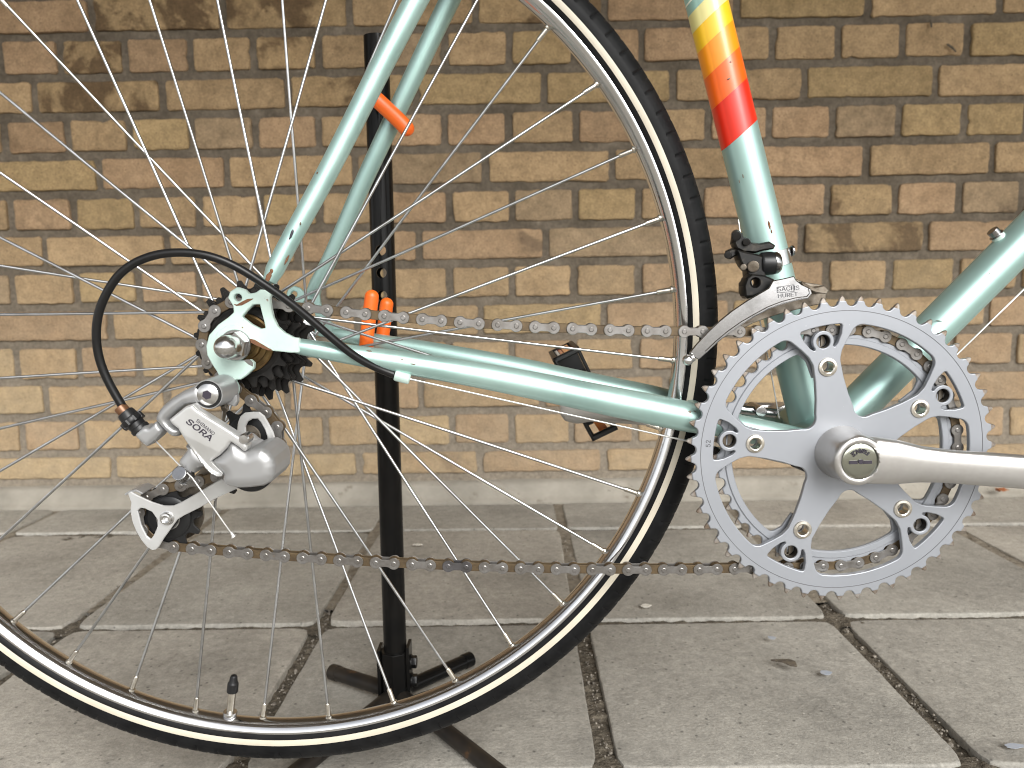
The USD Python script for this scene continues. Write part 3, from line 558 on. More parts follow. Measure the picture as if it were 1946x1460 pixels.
part('rust_patch', plate(rag([(1215, 790), (1262, 800), (1330, 840), (1400, 882), (1360, 878), (1290, 850), (1235, 822)], OD), OD - .00075, OD + .0004, .00005), RUSTY, dn)
part('bare_metal', plate(rag([(1175, 950), (1222, 946), (1250, 972), (1248, 1000), (1215, 985)], OD), OD - .00012, OD + .0004, .00005), SCUFFED, dn)
# --- axle nut, washer, axle
part('axle', rod((0, -.078, 0), (0, .078, 0), .0048, 16), BRIGHT, bike)
ax = B(160 + 1165 / 3.892, 440 + 858 / 3.892, OD)
nut = group_('axle_nut', bike)
part('washer', at(lathe([(.004, OD - .0024), (.0098, OD - .0024), (.0102, OD - .0018), (.0102, OD - .0004), (.004, OD - .0004)], 30), 0, 0), SCUFFED, nut)
part('hex_flats', plate(hexagon((0, 0), .0092, .25), OD - .0105, OD - .0022, prof=[(.0014, OD - .0105), (0, OD - .0092), (0, OD - .003), (.0006, OD - .0023)]), BRIGHT, nut)
dm = [(.0072 * math.cos(t), OD - .0105 - .0085 - .0066 * math.sin(t)) for t in np.linspace(0, PI / 2 - .01, 9)]
part('dome', lathe([(.0074, OD - .0102), (.0073, OD - .0185)] + dm + [(1e-5, dm[-1][1])], 32), BRIGHT, nut, smooth=50)
part('axle_nut', [plate(hexagon((0, 0), .0092, .1), .068, .076, .001)], BRIGHT, bike)
def chip(px, py, y, size, m, parent, ang=0.0, name='paint_chip'):
    p = B3(px, py, y); mm = trimesh.creation.icosphere(2, 1.0); v = mm.vertices * [size[0], .0005, size[1]]; r = 1 + .35 * (meshkit.fbm(mm.vertices * 2.1 + px, 3, 5) - .5) * 2; v = v * r[:, None]; c, q = math.cos(ang), math.sin(ang)
    part(name, (np.column_stack([v[:, 0] * c - v[:, 2] * q, v[:, 1], v[:, 0] * q + v[:, 2] * c]) + p, mm.faces), m, parent, smooth=True)
BARE = noise_mix('bare_dirty_metal', (.22, .19, .15), (.12, .09, .06), scale=300, rough=.6, metallic=.4)
SSn = '/World/bicycle/seat_stay'
for a in [(1303, 788, -.0420, (.0042, .0016), BARE, cs_near, .5), (1312, 800, -.0405, (.0020, .0032), RUSTY, cs_near, .2), (1318, 783, -.0405, (.0026, .0010), BARE, cs_near, -.4), (1092, 752, -.0488, (.0006, .0005), BARE, cs_near, 0), (1175, 757, -.0458, (.0004, .0010), BARE, cs_near, 0), (782, 692, -.0600, (.0030, .0010), BARE, cs_near, -.2), (760, 684, -.0602, (.0042, .0009), BARE, cs_near, -.2), (700, 668, -.0610, (.0022, .0008), BARE, cs_near, 0),
          (510, 527, -.0655, (.0016, .0036), RUSTY, SSn, -.5), (516, 515, -.0655, (.0010, .0015), RUSTY, SSn, 0), (545, 494, -.0625, (.0007, .0034), RUSTY, SSn, -.5), (554, 445, -.0630, (.0008, .0034), INK, SSn, -.42), (571, 425, -.0620, (.0005, .0010), BARE, SSn, 0),  # the inked slot is painted dark for the vent hole of the stay
          (1462, 428, -.0143, (.0008, .0028), RUSTY, seat_tube, .25), (1466, 440, -.0143, (.0005, .0016), RUSTY, seat_tube, .3), (1412, 335, -.0138, (.0004, .0015), BARE, seat_tube, .2), (1405, 345, -.0132, (.0003, .0012), BARE, seat_tube, .2), (1388, 118, -.0144, (.0008, .0005), BARE, seat_tube, 0), (1385, 150, -.0146, (.0011, .0005), BARE, seat_tube, .4),
          (1880, 520, -.0130, (.0016, .0003), BARE, down_tube, .8), (1870, 535, -.0134, (.0011, .0003), BARE, down_tube, .8), (1785, 610, -.0130, (.0030, .00025), BARE, down_tube, -.2)]:
    chip(*a)
# --- rear wheel
wheel = group_('rear_wheel', bike)
tp = [(.3072, -.0088), (.3090, -.0112), (.3110, -.0124), (.3128, -.0132), (.3172, -.0139), (.3205, -.0140), (.3230, -.0137), (.3238, -.0131), (.3262, -.0124), (.3290, -.0103), (.3315, -.0072), (.3333, -.0036), (.3340, 0)]
tp = [(r + .0002, y * .85) for r, y in tp]; tp = tp + [(r, -y) for r, y in tp[-2::-1]]
def tread(i, q):
    q = q.copy(); a = np.abs(q[:, 1]) / .85; shoulder = (q[:, 0] > .3235) & (a > .0060); mid = (q[:, 0] > .3235) & (a < .0100) & (a > .0025)
    if i % 11 < 1: q[shoulder, 0] -= .0010; q[shoulder, 1] *= .95
    if (i + 5) % 11 < 1: q[mid, 0] -= .0007
    return q
part('tyre', lathe(tp, 1400, mod=tread), RUBBER, wheel, smooth=28)
for s_ in (-1, 1):
    sp_ = [(.3126, s_ * .0128), (.3129, s_ * .01345), (.3150, s_ * .0139), (.3171, s_ * .01415), (.3174, s_ * .0137)]
    sp_ = [(r + .0002, y * .85) for r, y in sp_]
    part('reflective_stripe', lathe(sp_ if s_ < 0 else sp_[::-1], 360), CREAM, wheel, smooth=True)
rp = [(.3095, -.0086), (.3100, -.0104), (.3095, -.0112), (.3084, -.01135), (.3070, -.0109), (.3056, -.0099), (.3044, -.0087), (.3034, -.0071), (.3026, -.0053), (.3019, -.0033), (.3014, -.0014), (.3012, 0)]
rp = [(r + .0001, y * .86) for r, y in rp]; rp = rp + [(r, -y) for r, y in rp[-2::-1]]
rim = part('rim', lathe(rp, 400), CHROME, wheel, smooth=True)
TH0 = .800545
def ring_pt(r, th, y): return np.array([r * math.cos(th), y, r * math.sin(th)])
for i in range(36):
    th = TH0 - math.radians(10 * i); near = i % 2 == 1; left = i % 4 in (1, 2)
    fl_y = (-.0185 if near else .0345); th_h = th + (1 if left else -1) * math.radians(63)
    hub_p = ring_pt(.0222, th_h, fl_y + (-.002 if (i // 2) % 2 else .002)); rim_p = ring_pt(.3025, th, -.0008 if near else .0008)
    d = (hub_p - rim_p) / np.linalg.norm(hub_p - rim_p); bow = .0009 * np.array([-d[2], 0, d[0]]) * (1 if left else -1)
    L = np.linalg.norm(hub_p - rim_p)
    part('spoke', tube([rim_p + d * .010, rim_p + d * L * .5 + bow * .4, hub_p], .00110, 10), STEEL, wheel, smooth=True)
    part('nipple', tube([rim_p - d * .001, rim_p + d * .0018, rim_p + d * .0024, rim_p + d * .0115, rim_p + d * .0124], [.0029, .0027, .0019, .0019, .0013], 12), NICKEL, wheel)
part('hub', lathe([(.0045, -.050), (.013, -.049), (.0135, -.0225), (.0255, -.0205), (.0262, -.0185), (.0255, -.0165), (.0165, -.0135), (.0150, .004), (.0165, .0295), (.0255, .0325), (.0262, .0345), (.0255, .0365), (.0165, .039), (.012, .054), (.0045, .060)], 48), SCUFFED, wheel)
valve = group_('valve', wheel)
tv = TH0 - math.radians(144.9); e_v = np.array([-math.cos(tv), 0, -math.sin(tv)]); v0 = ring_pt(.3012, tv, 0)
part('valve_nut', rod(v0, v0 + e_v * .0032, .0054, 16, .0007), BRIGHT, valve)
part('valve_stem', tube([v0 + e_v * t for t in np.linspace(.003, .0205, 22)], [.0029 + .00022 * (k % 2) for k in range(22)], 14), NICKEL, valve)
part('valve_cap', tube([v0 + e_v * t for t in (.0195, .0198, .0262, .0275, .0285, .0318, .0334, .0342)], [.0036, .0043, .0043, .0040, .0032, .0029, .0022, .0004], 14), BLACK_PLASTIC, valve)
# --- freewheel
def gear(n, tip, cap=None, ph=0.0, roller=.0040, flat=.04):
    pr = .0127 / 2 / math.sin(PI / n); P = []
    us = np.r_[np.linspace(-.5, -.19, 6), -.135, -flat - .035, -flat, flat, flat + .035, .135, np.linspace(.19, .5, 6)[:-1]]
    for k in range(n):
        for u in us:
            a = abs(u); x = (.5 - a) * .0127
            r = pr - math.sqrt(max(roller ** 2 - x ** 2, 0)) if a >= .185 else pr + (tip - pr) * min(1, ((.185 - a) / (.185 - flat))) ** .8
            if cap: r = min(r, cap)
            th = ph + 2 * PI * (k + u) / n; P.append((r * math.cos(th), r * math.sin(th)))
    return Polygon(P), pr
free = group_('freewheel', bike)
for k, (n, y) in enumerate([(14, -.0490), (15, -.0440), (17, -.0390), (18, -.0340), (20, -.0290)]):
    g, pr = gear(n, .0127 / 2 / math.sin(PI / n) + .0023, ph=.37 + .9 * k, flat=.085)
    part('sprocket', plate(g.difference(disc((0, 0), min(pr - .010, .0225))), y - .0010, y + .0010, .0004, step=.02), BLACK_METAL, free, smooth=25)
part('freewheel_body', lathe([(.0235, -.026), (.0235, -.0500), (.0205, -.0512), (.0205, -.0495), (.013, -.0495)], 40), BLACK_METAL, free)
part('lockring', lathe([(.0200, -.0500), (.0200, -.0525), (.0188, -.0532), (.0160, -.0528), (.0152, -.0515), (.0118, -.0515), (.0110, -.0530), (.0085, -.0535), (.0050, -.0535)], 40), BRASS, free)
part('axle_spacer', lathe([(.0050, -.0625), (.0082, -.0622), (.0086, -.0535)], 28), SCUFFED, free)
# --- chainset
cx, cz = BB; ANG = [math.radians(29.2 + 72 * k) for k in range(5)]
chainset = group_('crankset', bike)
YR = -.047
def polar(r, a): return np.array([r * math.cos(a), r * math.sin(a)])
def arm_poly(a, rows):
    c, s = math.cos(a), math.sin(a); R_ = [(r, w) for r, w in rows] + [(r, -w) for r, w in rows[::-1]]
    return Polygon([(r * c - w * s, r * s + w * c) for r, w in R_])
g52, pr52 = gear(52, .1082, ph=.03)
body52, _ = gear(52, .1082, cap=pr52 - .0004, ph=.03)
arms = unary_union([arm_poly(a, [(0, .0150), (.030, .0132), (.040, .0112), (.052, .0098), (.064, .0094), (.070, .0115), (.076, .0158), (.0825, .0212), (.0925, .0265)]) for a in ANG] + [disc((0, 0), .0225, 16)])
web = unary_union([disc((0, 0), .0975, 60).difference(disc((0, 0), .0892, 60)), arms.intersection(disc((0, 0), .0970, 40))])
web = web.buffer(.0075, quad_segs=10).buffer(-.0075, quad_segs=10)
web = web.intersection(disc((0, 0), .0974, 60)).union(body52.difference(disc((0, 0), .0950, 60)))
for a in ANG:
    w = arm_poly(a, [(.0712, .0045), (.0755, .0095), (.0815, .0130), (.0900, .0154)]).intersection(disc((0, 0), .0893, 40))
    lug = disc(polar(.0787, a), .0072, 10).union(arm_poly(a, [(.066, .0062), (.0765, .0062)]))
    w = fillet(w, .0001, .0016).difference(lug.buffer(.0001)); w = max(w.geoms, key=lambda q: q.area) if w.geom_type != 'Polygon' else w
    web = web.difference(fillet(w, .0008, .0008))
for a in ANG: web = web.difference(disc(polar(.0787, a), .0047, 8)).difference(disc(polar(.0608, a), .0040, 8))
ct = lambda m: at(m, cx, cz)
outer = part('chainring', ct(plate(web, YR - .0019, YR + .0019, step=.004, prof=[(.0006, YR - .0019), (.0002, YR - .0017), (0, YR - .0013), (0, YR + .0016), (.0003, YR + .0019)])), ANODISED, chainset, smooth=25, label='large outer chainring with five arms')
part('chainring_teeth', ct(plate(g52.difference(disc((0, 0), .0985, 40)), YR - .0010, YR + .0010, .0005, step=.02)), TOOTH, outer, smooth=25)
part('groove_line', ct(plate(disc((0, 0), .09825, 60).difference(disc((0, 0), .0979, 60)), YR - .00205, YR - .0017, .00005)), ETCH, outer)
part('tooth_count', [ct(stroke_text('52', .0032, lambda u, v, w: (-.0930 + .0016 - v, YR - .00192 - w, .0050 + u), .0002))], ETCH, outer)
YI = -.0392; g42, pr42 = gear(42, .0878, ph=.05); body42, _ = gear(42, .0878, cap=pr42 - .0004, ph=.05)
inner_in = unary_union([arm_poly(a, [(.054, .0085), (.066, .0105), (.072, .015), (.0765, .022)]) for a in ANG])
inweb = unary_union([body42.difference(disc((0, 0), .0742, 40)), inner_in]); inweb = inweb.buffer(.004).buffer(-.004)
for a in ANG: inweb = inweb.difference(disc(polar(.0608, a), .004, 8))
inner = part('chainring', ct(plate(inweb, YI - .0017, YI + .0015, .0006, step=.004)), ANODISED, chainset, smooth=25, label='smaller inner chainring carrying the chain')
part('chainring_teeth', ct(plate(g42.difference(disc((0, 0), .0785, 40)), YI - .0009, YI + .0009, .0004, step=.02)), TOOTH, inner, smooth=25)
part('raised_rib', ct(plate(disc((0, 0), .0792, 50).difference(disc((0, 0), .0744, 50)), YI - .0027, YI - .0012, .0005, step=.006)), ANODISED, inner, smooth=25)
for a in ANG:
    c_ = polar(.0608, a); bolt = at(lathe([(.0038, YI - .003), (.0038, YR - .0026), (.0046, YR - .0031), (.0062, YR - .0029), (.0066, YR - .0022), (.0066, YR - .0012)], 28), cx + c_[0], cz + c_[1])
    part('chainring_bolt', bolt, NICKEL, chainset)
    c_ = polar(.0787, a); part('bolt_sleeve', at(lathe([(.0048, YR + .0012), (.0048, YI + .002), (.00455, YI + .002), (.00455, YR - .0008), (.0048, YR - .0008)], 24), cx + c_[0], cz + c_[1]), BLACK_METAL, chainset)  # black lining added to make the lug hole dark inside
    part('inner_bolt', at(plate(disc((0, 0), .0043).difference(box(-.0005, -.004, .0005, .004)), YI - .0032, YI + .0012, .0004), cx + c_[0], cz + c_[1]), GRIMY, chainset)
def loft(rows, n=36, ex=2.6):
    """superellipse sections: (x, y centre, z centre, half-depth y, half-height z)"""
    th = np.linspace(0, 2 * PI, n, endpoint=False); c, s = np.cos(th), np.sin(th); c, s = np.sign(c) * np.abs(c) ** (2 / ex), np.sign(s) * np.abs(s) ** (2 / ex); V = []
    for x, y, z, a, b in rows: V.append(np.column_stack([np.full(n, x), y + a * c, z + b * s]))
    V = np.vstack(V + [np.array([[rows[0][0], rows[0][1], rows[0][2]], [rows[-1][0], rows[-1][1], rows[-1][2]]])]); Fc = []
    for l in range(len(rows) - 1):
        for j in range(n):
            a, b = l * n + j, l * n + (j + 1) % n; Fc += [[a, b + n, b], [a, a + n, b + n]]
    e = (len(rows) - 1) * n
    for j in range(n): Fc += [[len(V) - 2, j, (j + 1) % n], [len(V) - 1, e + (j + 1) % n, e + j]]
    return V, np.array(Fc)
def crank_mesh(side):
    """hub boss and tapering arm joined into one smooth body (manifold union, then smoothed)"""
    bossm = trimesh.creation.cylinder(radius=.0198, height=.026, sections=48)
    rows = []
    for x, hz, hy, y in [(-.004, .0150, .0068, -.0705), (.010, .0160, .0068, -.0708), (.026, .0150, .0064, -.0720), (.042, .0122, .0060, -.0735), (.060, .0112, .0058, -.0750), (.09, .0113, .0058, -.0772), (.13, .0113, .0058, -.0800), (.160, .0118, .0060, -.0825), (.171, .0145, .0064, -.0835), (.182, .0125, .0062, -.0835), (.187, .006, .004, -.0835)]:
        rows.append((x, y, 0, hy, hz))
    def mf(m): v, f, _ = meshkit.arrays(m); q = trimesh.Trimesh(v, f, process=True); q.merge_vertices(); q.update_faces(q.nondegenerate_faces()); q.remove_unreferenced_vertices(); q.fix_normals(); return manifold3d.Manifold(manifold3d.Mesh(np.asarray(q.vertices, np.float32), np.asarray(q.faces, np.uint32)))
    arm = mf(loft(rows))
    bo = mf(lathe([(0, -.0480), (.0190, -.0480), (.0182, -.0520), (.0174, -.0580), (.0170, -.0700), (.0168, -.0748), (.0156, -.0768), (.0120, -.0768), (.0118, -.0740), (0, -.0740)], 48))
    m = (arm + bo).refine_to_length(.0022); me = m.to_mesh(); q = trimesh.Trimesh(me.vert_properties[:, :3], me.tri_verts)
    trimesh.smoothing.filter_taubin(q, lamb=.5, nu=.52, iterations=10)
    m = manifold3d.Manifold(manifold3d.Mesh(np.asarray(q.vertices, np.float32), np.asarray(q.faces, np.uint32)))
    m = m - manifold3d.Manifold.cylinder(.02, .0121, .0121, 48).rotate((90, 0, 0)).translate((0, -.0745, 0)); me = m.to_mesh()
    return np.array(me.vert_properties[:, :3], float), np.array(me.tri_verts)
CA = math.radians(-4.6)
def turn(m, a, flip=False):
    v, f, _ = meshkit.arrays(m); v = v.copy()
    if flip: v[:, 1] *= -1; v[:, 0] *= -1; f = f.copy()
    c, s = math.cos(a), math.sin(a); return np.column_stack([v[:, 0] * c - v[:, 2] * s, v[:, 1], v[:, 0] * s + v[:, 2] * c]), f
CR = crank_mesh(1)
crank = part('crank_arm', ct(turn(CR, CA)), POLISHED, chainset, smooth=40, label='polished right crank arm')
cap = part('dust_cap', ct(domed(.0118, -.0772, -.0740, .0010, 36)), CLEAR_CAP, crank, smooth=30)
for k, ch in enumerate('FRANCE'):
    a = math.radians(48 + 17.0 * k); rr = .0085
    part('cap_letter', ct(stroke_text(ch, .0029, lambda u, v, w, a=a: ((rr - v) * math.cos(a) - (u - .0008) * math.sin(a), -.0775 - w, (rr - v) * math.sin(a) + (u - .0008) * math.cos(a)), .0002, True)), INK, crank, smooth=False)
part('cap_slot', [ct(plate(box(-.0075, -.0016, .0075, .0006).difference(disc((0, 0), .0022)), -.0776, -.0770, .0001)), ct(plate(disc((0, 0), .0017), -.0781, -.077, .0002))], INK, crank)
left_crank = part('crank_arm', ct(turn(CR, CA, True)), POLISHED, chainset, smooth=True, label='far left crank arm behind the chain stays')
# --- pedal on the far side
ped = group_('pedal', bike)
pc = np.array([.2455, -.0600]); pu, pv = np.array([math.cos(math.radians(-65)), math.sin(math.radians(-65))]), np.array([math.cos(math.radians(25)), math.sin(math.radians(25))])
def pbox(u0, u1, v0, v1, y0, y1, bev=.0012): return plate(Polygon([tuple(pc + pu * u + pv * v) for u, v in ((u0, v0), (u1, v0), (u1, v1), (u0, v1))]), y0, y1, bev)
part('pedal_cage', [pbox(-.040, .040, .0095, .0125, .094, .098), pbox(-.040, .040, -.0125, -.0095, .094, .098), pbox(-.041, -.036, -.0125, .0125, .094, .100), pbox(.036, .041, -.0125, .0125, .094, .100),
                    pbox(-.041, -.0375, .0085, .0125, .094, .165), pbox(-.041, -.0375, -.0125, -.0085, .094, .165), pbox(.0375, .041, .0085, .0125, .094, .165), pbox(.0375, .041, -.0125, -.0085, .094, .165), pbox(-.041, .041, -.0125, .0125, .162, .167),
                    pbox(-.012, .012, -.011, .011, .094, .165, .003)], BLACK_PLASTIC, ped)
part('reflector', [pbox(-.0405, -.0365, -.0008, .0062, .101, .160)], AMBER, ped); part('reflector', [pbox(.0365, .0400, -.0030, .0050, .101, .160)], AMBER, ped)
part('reflector_bar', [pbox(-.0395, -.0362, -.0040, -.0014, .101, .160)], RED_REF, ped)
part('white_bar', [pbox(-.0395, -.0362, -.0070, -.0046, .101, .160)], WHITE_CHIP, ped)
part('pedal_axle', rod((*(pc[:1]), .078, pc[1]), (pc[0], .1, pc[1]), .0065, 18), BRIGHT, ped)
# --- chain
S, C_, T_, G_ = (np.array([0, 0.]), .02854, -1), (BB, pr42, -1), (np.array([-.0598, -.1205]), .0206, -1), (np.array([-.0005, -.0640]), .0206, 1)
def tangent(a, b):
    (c1, r1, s1), (c2, r2, s2) = a, b; v = c2 - c1; D = np.hypot(*v); best = None
    k = (s1 * r1 - s2 * r2) / D; phi = math.atan2(v[1], v[0])
    for psi in (math.asin(k), PI - math.asin(k)):     # n.v/D = k with n = (dy, -dx) = sin(th - phi)
        th = phi + psi; d = np.array([math.cos(th), math.sin(th)]); n = np.array([d[1], -d[0]]); p1, p2 = c1 + r1 * s1 * n, c2 + r2 * s2 * n
        if (p2 - p1) @ d > 0: best = (p1, p2)
    return best
order = [S, C_, T_, G_]; sag = [.0085, .0085, .001, 0]; ylev = {0: -.0490, 1: -.0392, 2: -.0490, 3: -.0490}
path = []
tans = [tangent(order[k], order[(k + 1) % 4]) for k in range(4)]
for k in range(4):
    p1, p2 = tans[k]; t = np.linspace(0, 1, 60)[:, None]; seg = p1 + (p2 - p1) * t; seg[:, 1] -= sag[k] * 4 * (t * (1 - t))[:, 0]
    y = ylev[k] + (ylev[(k + 1) % 4] - ylev[k]) * t[:, 0]; path.append(np.column_stack([seg[:, 0], y, seg[:, 1]])[:-1])
    c, r, s = order[(k + 1) % 4]; a0 = math.atan2(*(p2 - c)[::-1]); q = tans[(k + 1) % 4][0]; a1 = math.atan2(*(q - c)[::-1])
    if s > 0:
        while a1 < a0: a1 += 2 * PI
    else:
        while a1 > a0: a1 -= 2 * PI
    aa = np.linspace(a0, a1, max(6, int(abs(a1 - a0) * 20))); path.append(np.column_stack([c[0] + r * np.cos(aa), np.full(len(aa), ylev[(k + 1) % 4]), c[1] + r * np.sin(aa)])[:-1])
path = np.vstack(path + [path[0][:1]]); cum = np.r_[0, np.cumsum(np.linalg.norm(np.diff(path, axis=0), axis=1))]
NL = int(round(cum[-1] / .0127 / 2)) * 2; pitch = cum[-1] / NL
s0 = cum[np.argmin(np.abs(path[:60, 0] - .0427))]
pin = np.array([[np.interp((s0 + pitch * k) % cum[-1], cum, path[:, i]) for i in range(3)] for k in range(NL + 1)])
def fig8(r, waist):
    h = .00635; b = unary_union([disc((-h, 0), r, 6), disc((h, 0), r, 6), box(-h, -waist, h, waist)]); return b.buffer(.0025).buffer(-.0025).simplify(.0001)
F_OUT, F_IN = fig8(.00425, .0026), fig8(.00415, .0031)
OUTER = join([plate(F_OUT, -.00345, -.00245, .0003, .01), plate(F_OUT, .00245, .00345, .0003, .01)] + [at(lathe([(1e-5, -.0040), (.0013, -.0040), (.0018, -.0037), (.0018, .0037), (1e-5, .0039)], 10), x, 0) for x in (-.00635, .00635)])
INNER = join([plate(F_IN, -.0024, -.0016, .0003, .01), plate(F_IN, .0016, .0024, .0003, .01)] + [at(lathe([(1e-5, -.0015), (.0039, -.0015), (.0039, .0015), (1e-5, .0015)], 12), x, 0) for x in (-.00635, .00635)])
chain = group_('chain', bike)
def link_mesh(m, a, b):
    d = b - a; d /= np.linalg.norm(d); up = np.cross(d, [0, 1.0, 0]); up /= np.linalg.norm(up); yv = np.cross(up, d); v, f = m
    if up[2] * d[0] < 0 and False: up = -up
    return (a + b) / 2 + v[:, :1] * d + v[:, 1:2] * yv + v[:, 2:] * up, f
dark_done = False
for k in range(NL):
    a, b = pin[k], pin[k + 1]; o = k % 2 == 0
    m = link_mesh(OUTER if o else INNER, a, b); mt = CHAIN_OUT if o else CHAIN_IN
    if o and not dark_done and a[2] < -.14 and a[0] < B(920, 1075, -.045)[0] and a[0] > .08:
        if b[0] < a[0] and a[0] < .166 and a[0] > .13: mt = CHAIN_DARK; dark_done = True
    part('outer_link' if o else 'inner_link', m, mt, chain, smooth=30, label='black joining link of the chain' if mt is CHAIN_DARK else None)

# --- rear derailleur
rd = group_('rear_derailleur', bike)
Z2 = lambda pts, o: BP(pts, o, 160, 700, 3.892)
q2 = lambda x, y, o: B3(160 + x / 3.892, 700 + y / 3.892, o)
hz = B(427, 739, OD); bz = B(395, 749.6, -.095); bc = (hz + bz) / 2
part('mounting_barrel', at(lathe([(.004, -.0660), (.0088, -.0662), (.0094, -.0672), (.0096, -.0700), (.0094, -.0935), (.0090, -.0952), (.0086, -.0952), (.0083, -.0925), (.004, -.0925)], 40), *bc), SILVER, rd, smooth=30)
mb = part('mounting_bolt', at(lathe([(.0071, -.0915), (.0072, -.0944), (.0067, -.0957), (.0050, -.0965), (.0029, -.0968), (0.00001, -.0968)], 36), *bc), BRIGHT, rd, smooth=30)
part('hex_socket', at(plate(hexagon((0, 0), .0030, .3), -.0971, -.0960, .0001), *bc), INK, mb)  # flat dark hexagon painted in for the shaded socket recess
part('rubber_seal', at(lathe([(.0086, -.0925), (.0086, -.0944), (.0070, -.0944), (.0070, -.0925)], 36), *bc), BLACK_PLASTIC, rd)
tabm = fillet(Z2([(1050, 225), (1140, 190), (1142, 245), (1125, 280), (1095, 270), (1060, 262)], -.070), .0007); part('hanger_tab', plate(tabm, -.0735, -.0675, .0006, .003), SILVER, rd)
part('tension_screw', [rod(q2(1035, 285, -.072), q2(1040, 312, -.072), .0021, 10, .0003), rod(q2(1040, 312, -.072), q2(1030, 400, -.070), .0011, 8), rod(q2(1022, 292, -.0735), q2(1058, 280, -.0735), .003, 10, .0004)], GRIMY, rd)
arm_ = fillet(Z2([(850, 110), (815, 130), (740, 165), (660, 215), (590, 275), (550, 330), (540, 375), (560, 400), (600, 445), (632, 480), (665, 502), (705, 500), (732, 475), (735, 445), (690, 425), (650, 400), (634, 376), (690, 325), (762, 268), (830, 262), (905, 265), (930, 200)], -.090), .0010, .0016)
part('upper_knuckle', pillow(arm_, -.0905, .0052, .0052, -.0765), SILVER, rd, smooth=55)
stop = fillet(Z2([(556, 378), (600, 440), (604, 462), (565, 505), (522, 543), (486, 572), (440, 535), (396, 489), (410, 462), (462, 418), (500, 428), (540, 395)], -.088), .0006, .0012)
part('cable_stop_arm', pillow(stop, -.0910, .0028, .0030, -.0820), SILVER, rd, smooth=55)
ba, bb_ = q2(300, 325, -.0875), q2(428, 462, -.0875); bd = (bb_ - ba) / np.linalg.norm(bb_ - ba); BL = np.linalg.norm(bb_ - ba)
bf = [(0, .0046), (.02, .0052), (.14, .0056), (.30, .0058), (.33, .0070), (.40, .0074), (.52, .0074), (.58, .0068), (.62, .0056), (.80, .0053), (.83, .0060), (.97, .0060), (1, .0052)]
part('barrel_adjuster', [tube([ba + bd * BL * t for t, _ in bf], [r for _, r in bf], 20)] + [rod(ba + bd * BL * .34 + w * .0062, ba + bd * BL * .60 + w * .0062, .0017, 8, .0004) for w in [np.cross(bd, [0, 1.0, 0]) * math.cos(a) + np.array([0, 1.0, 0]) * math.sin(a) for a in np.linspace(0, 2 * PI, 8, endpoint=False)]], BLACK_PLASTIC, rd)
part('ferrule', rod(q2(262, 285, -.0875), ba + bd * .002, .0041, 18, .0006), noise_mix('brown_ferrule', (.16, .075, .035), (.10, .05, .025), scale=80, rough=.35, metallic=.4), rd)
inn = fillet(Z2([(745, 560), (768, 600), (735, 640), (705, 682), (712, 715), (745, 765), (792, 792), (820, 775), (842, 735), (900, 728), (935, 735), (900, 640), (820, 560)], -.089), .0012, .0014)
part('lower_link', pillow(inn, -.0890, .0050, .0060, -.0780), SILVER, rd, smooth=55)
par = fillet(Z2([(640, 376), (700, 328), (765, 276), (812, 262), (850, 300), (925, 348), (1010, 400), (1100, 458), (1160, 498), (1208, 545), (1222, 572), (1212, 600), (1195, 612), (1150, 575), (1095, 540), (1065, 585), (1010, 640), (945, 682), (985, 722), (1035, 772), (1022, 798), (985, 796), (945, 775), (905, 735), (850, 660), (790, 575), (745, 505), (705, 440), (668, 412)], -.0985), .0008, .0010)
rl0, rl1 = B(160 + 705 / 3.892, 700 + 470 / 3.892, -.1), B(160 + 1030 / 3.892, 700 + 630 / 3.892, -.1); rn = np.array([-(rl1 - rl0)[1], (rl1 - rl0)[0]]); rn /= np.linalg.norm(rn)
def crease(x, z): return -max(0.0, -((np.array([x, z]) - rl0) @ rn)) * .28
plate_par = part('parallelogram_plate', pillow(par, -.1004, .0016, .0018, -.0945, step=.0007, ridge=crease), SILVER_PALE, rd, smooth=55)
def on_plate(px, py, ang, o, shear=0.0, sx=1.0):
    p = q2(px, py, o); a = math.radians(ang); ud, vd = np.array([math.cos(a), 0, math.sin(a)]), np.array([-math.sin(a), 0, math.cos(a)])
    return lambda u, v, w: p + ud * (u * sx + v * shear) + vd * v + np.array([0, -w, 0])
part('lettering', stroke_text('SORA', .0036, on_plate(744, 396, -40.5, -.10205, .22, 1.42), .0002, True), INK, plate_par, smooth=False)
part('lettering', stroke_text('SHIMANO', .0021, on_plate(824, 391, -42.0, -.10205, .0, .98), .0002, False), INK, plate_par, smooth=False)
kn = fillet(Z2([(1090, 536), (1135, 552), (1180, 590), (1215, 606), (1262, 588), (1320, 580), (1372, 610), (1410, 655), (1424, 720), (1418, 790), (1385, 840), (1330, 868), (1240, 880), (1150, 884), (1085, 872), (1035, 848), (1030, 812), (1036, 776), (985, 724), (943, 682), (1010, 640), (1062, 590)], -.097), .0010, .0022)
part('lower_knuckle', pillow(kn, -.0965, .0060, .0078, -.066), SILVER, rd, smooth=60)
part('knuckle_cap', at(lathe([(1e-5, -.0700), (.0150, -.0700), (.0158, -.0685), (.0158, -.0640), (.0150, -.0625), (1e-5, -.0625)], 40), *q2(1235, 740, -.067)[[0, 2]]), BLACK_PLASTIC, rd)
part('pivot_pin', at(lathe([(1e-5, -.1030), (.0026, -.1029), (.0034, -.1020), (.0034, -.094), (1e-5, -.094)], 20), *q2(1190, 520, -.1)[[0, 2]]), BRIGHT, rd)
part('pinch_bolt', [rod(q2(742, 800, -.0930), q2(700, 775, -.1000), .0046, 22, .0006), rod(q2(770, 810, -.0905), q2(742, 798, -.0930), .0054, 22, .0004)], SCUFFED, rd)
YC = -.0595
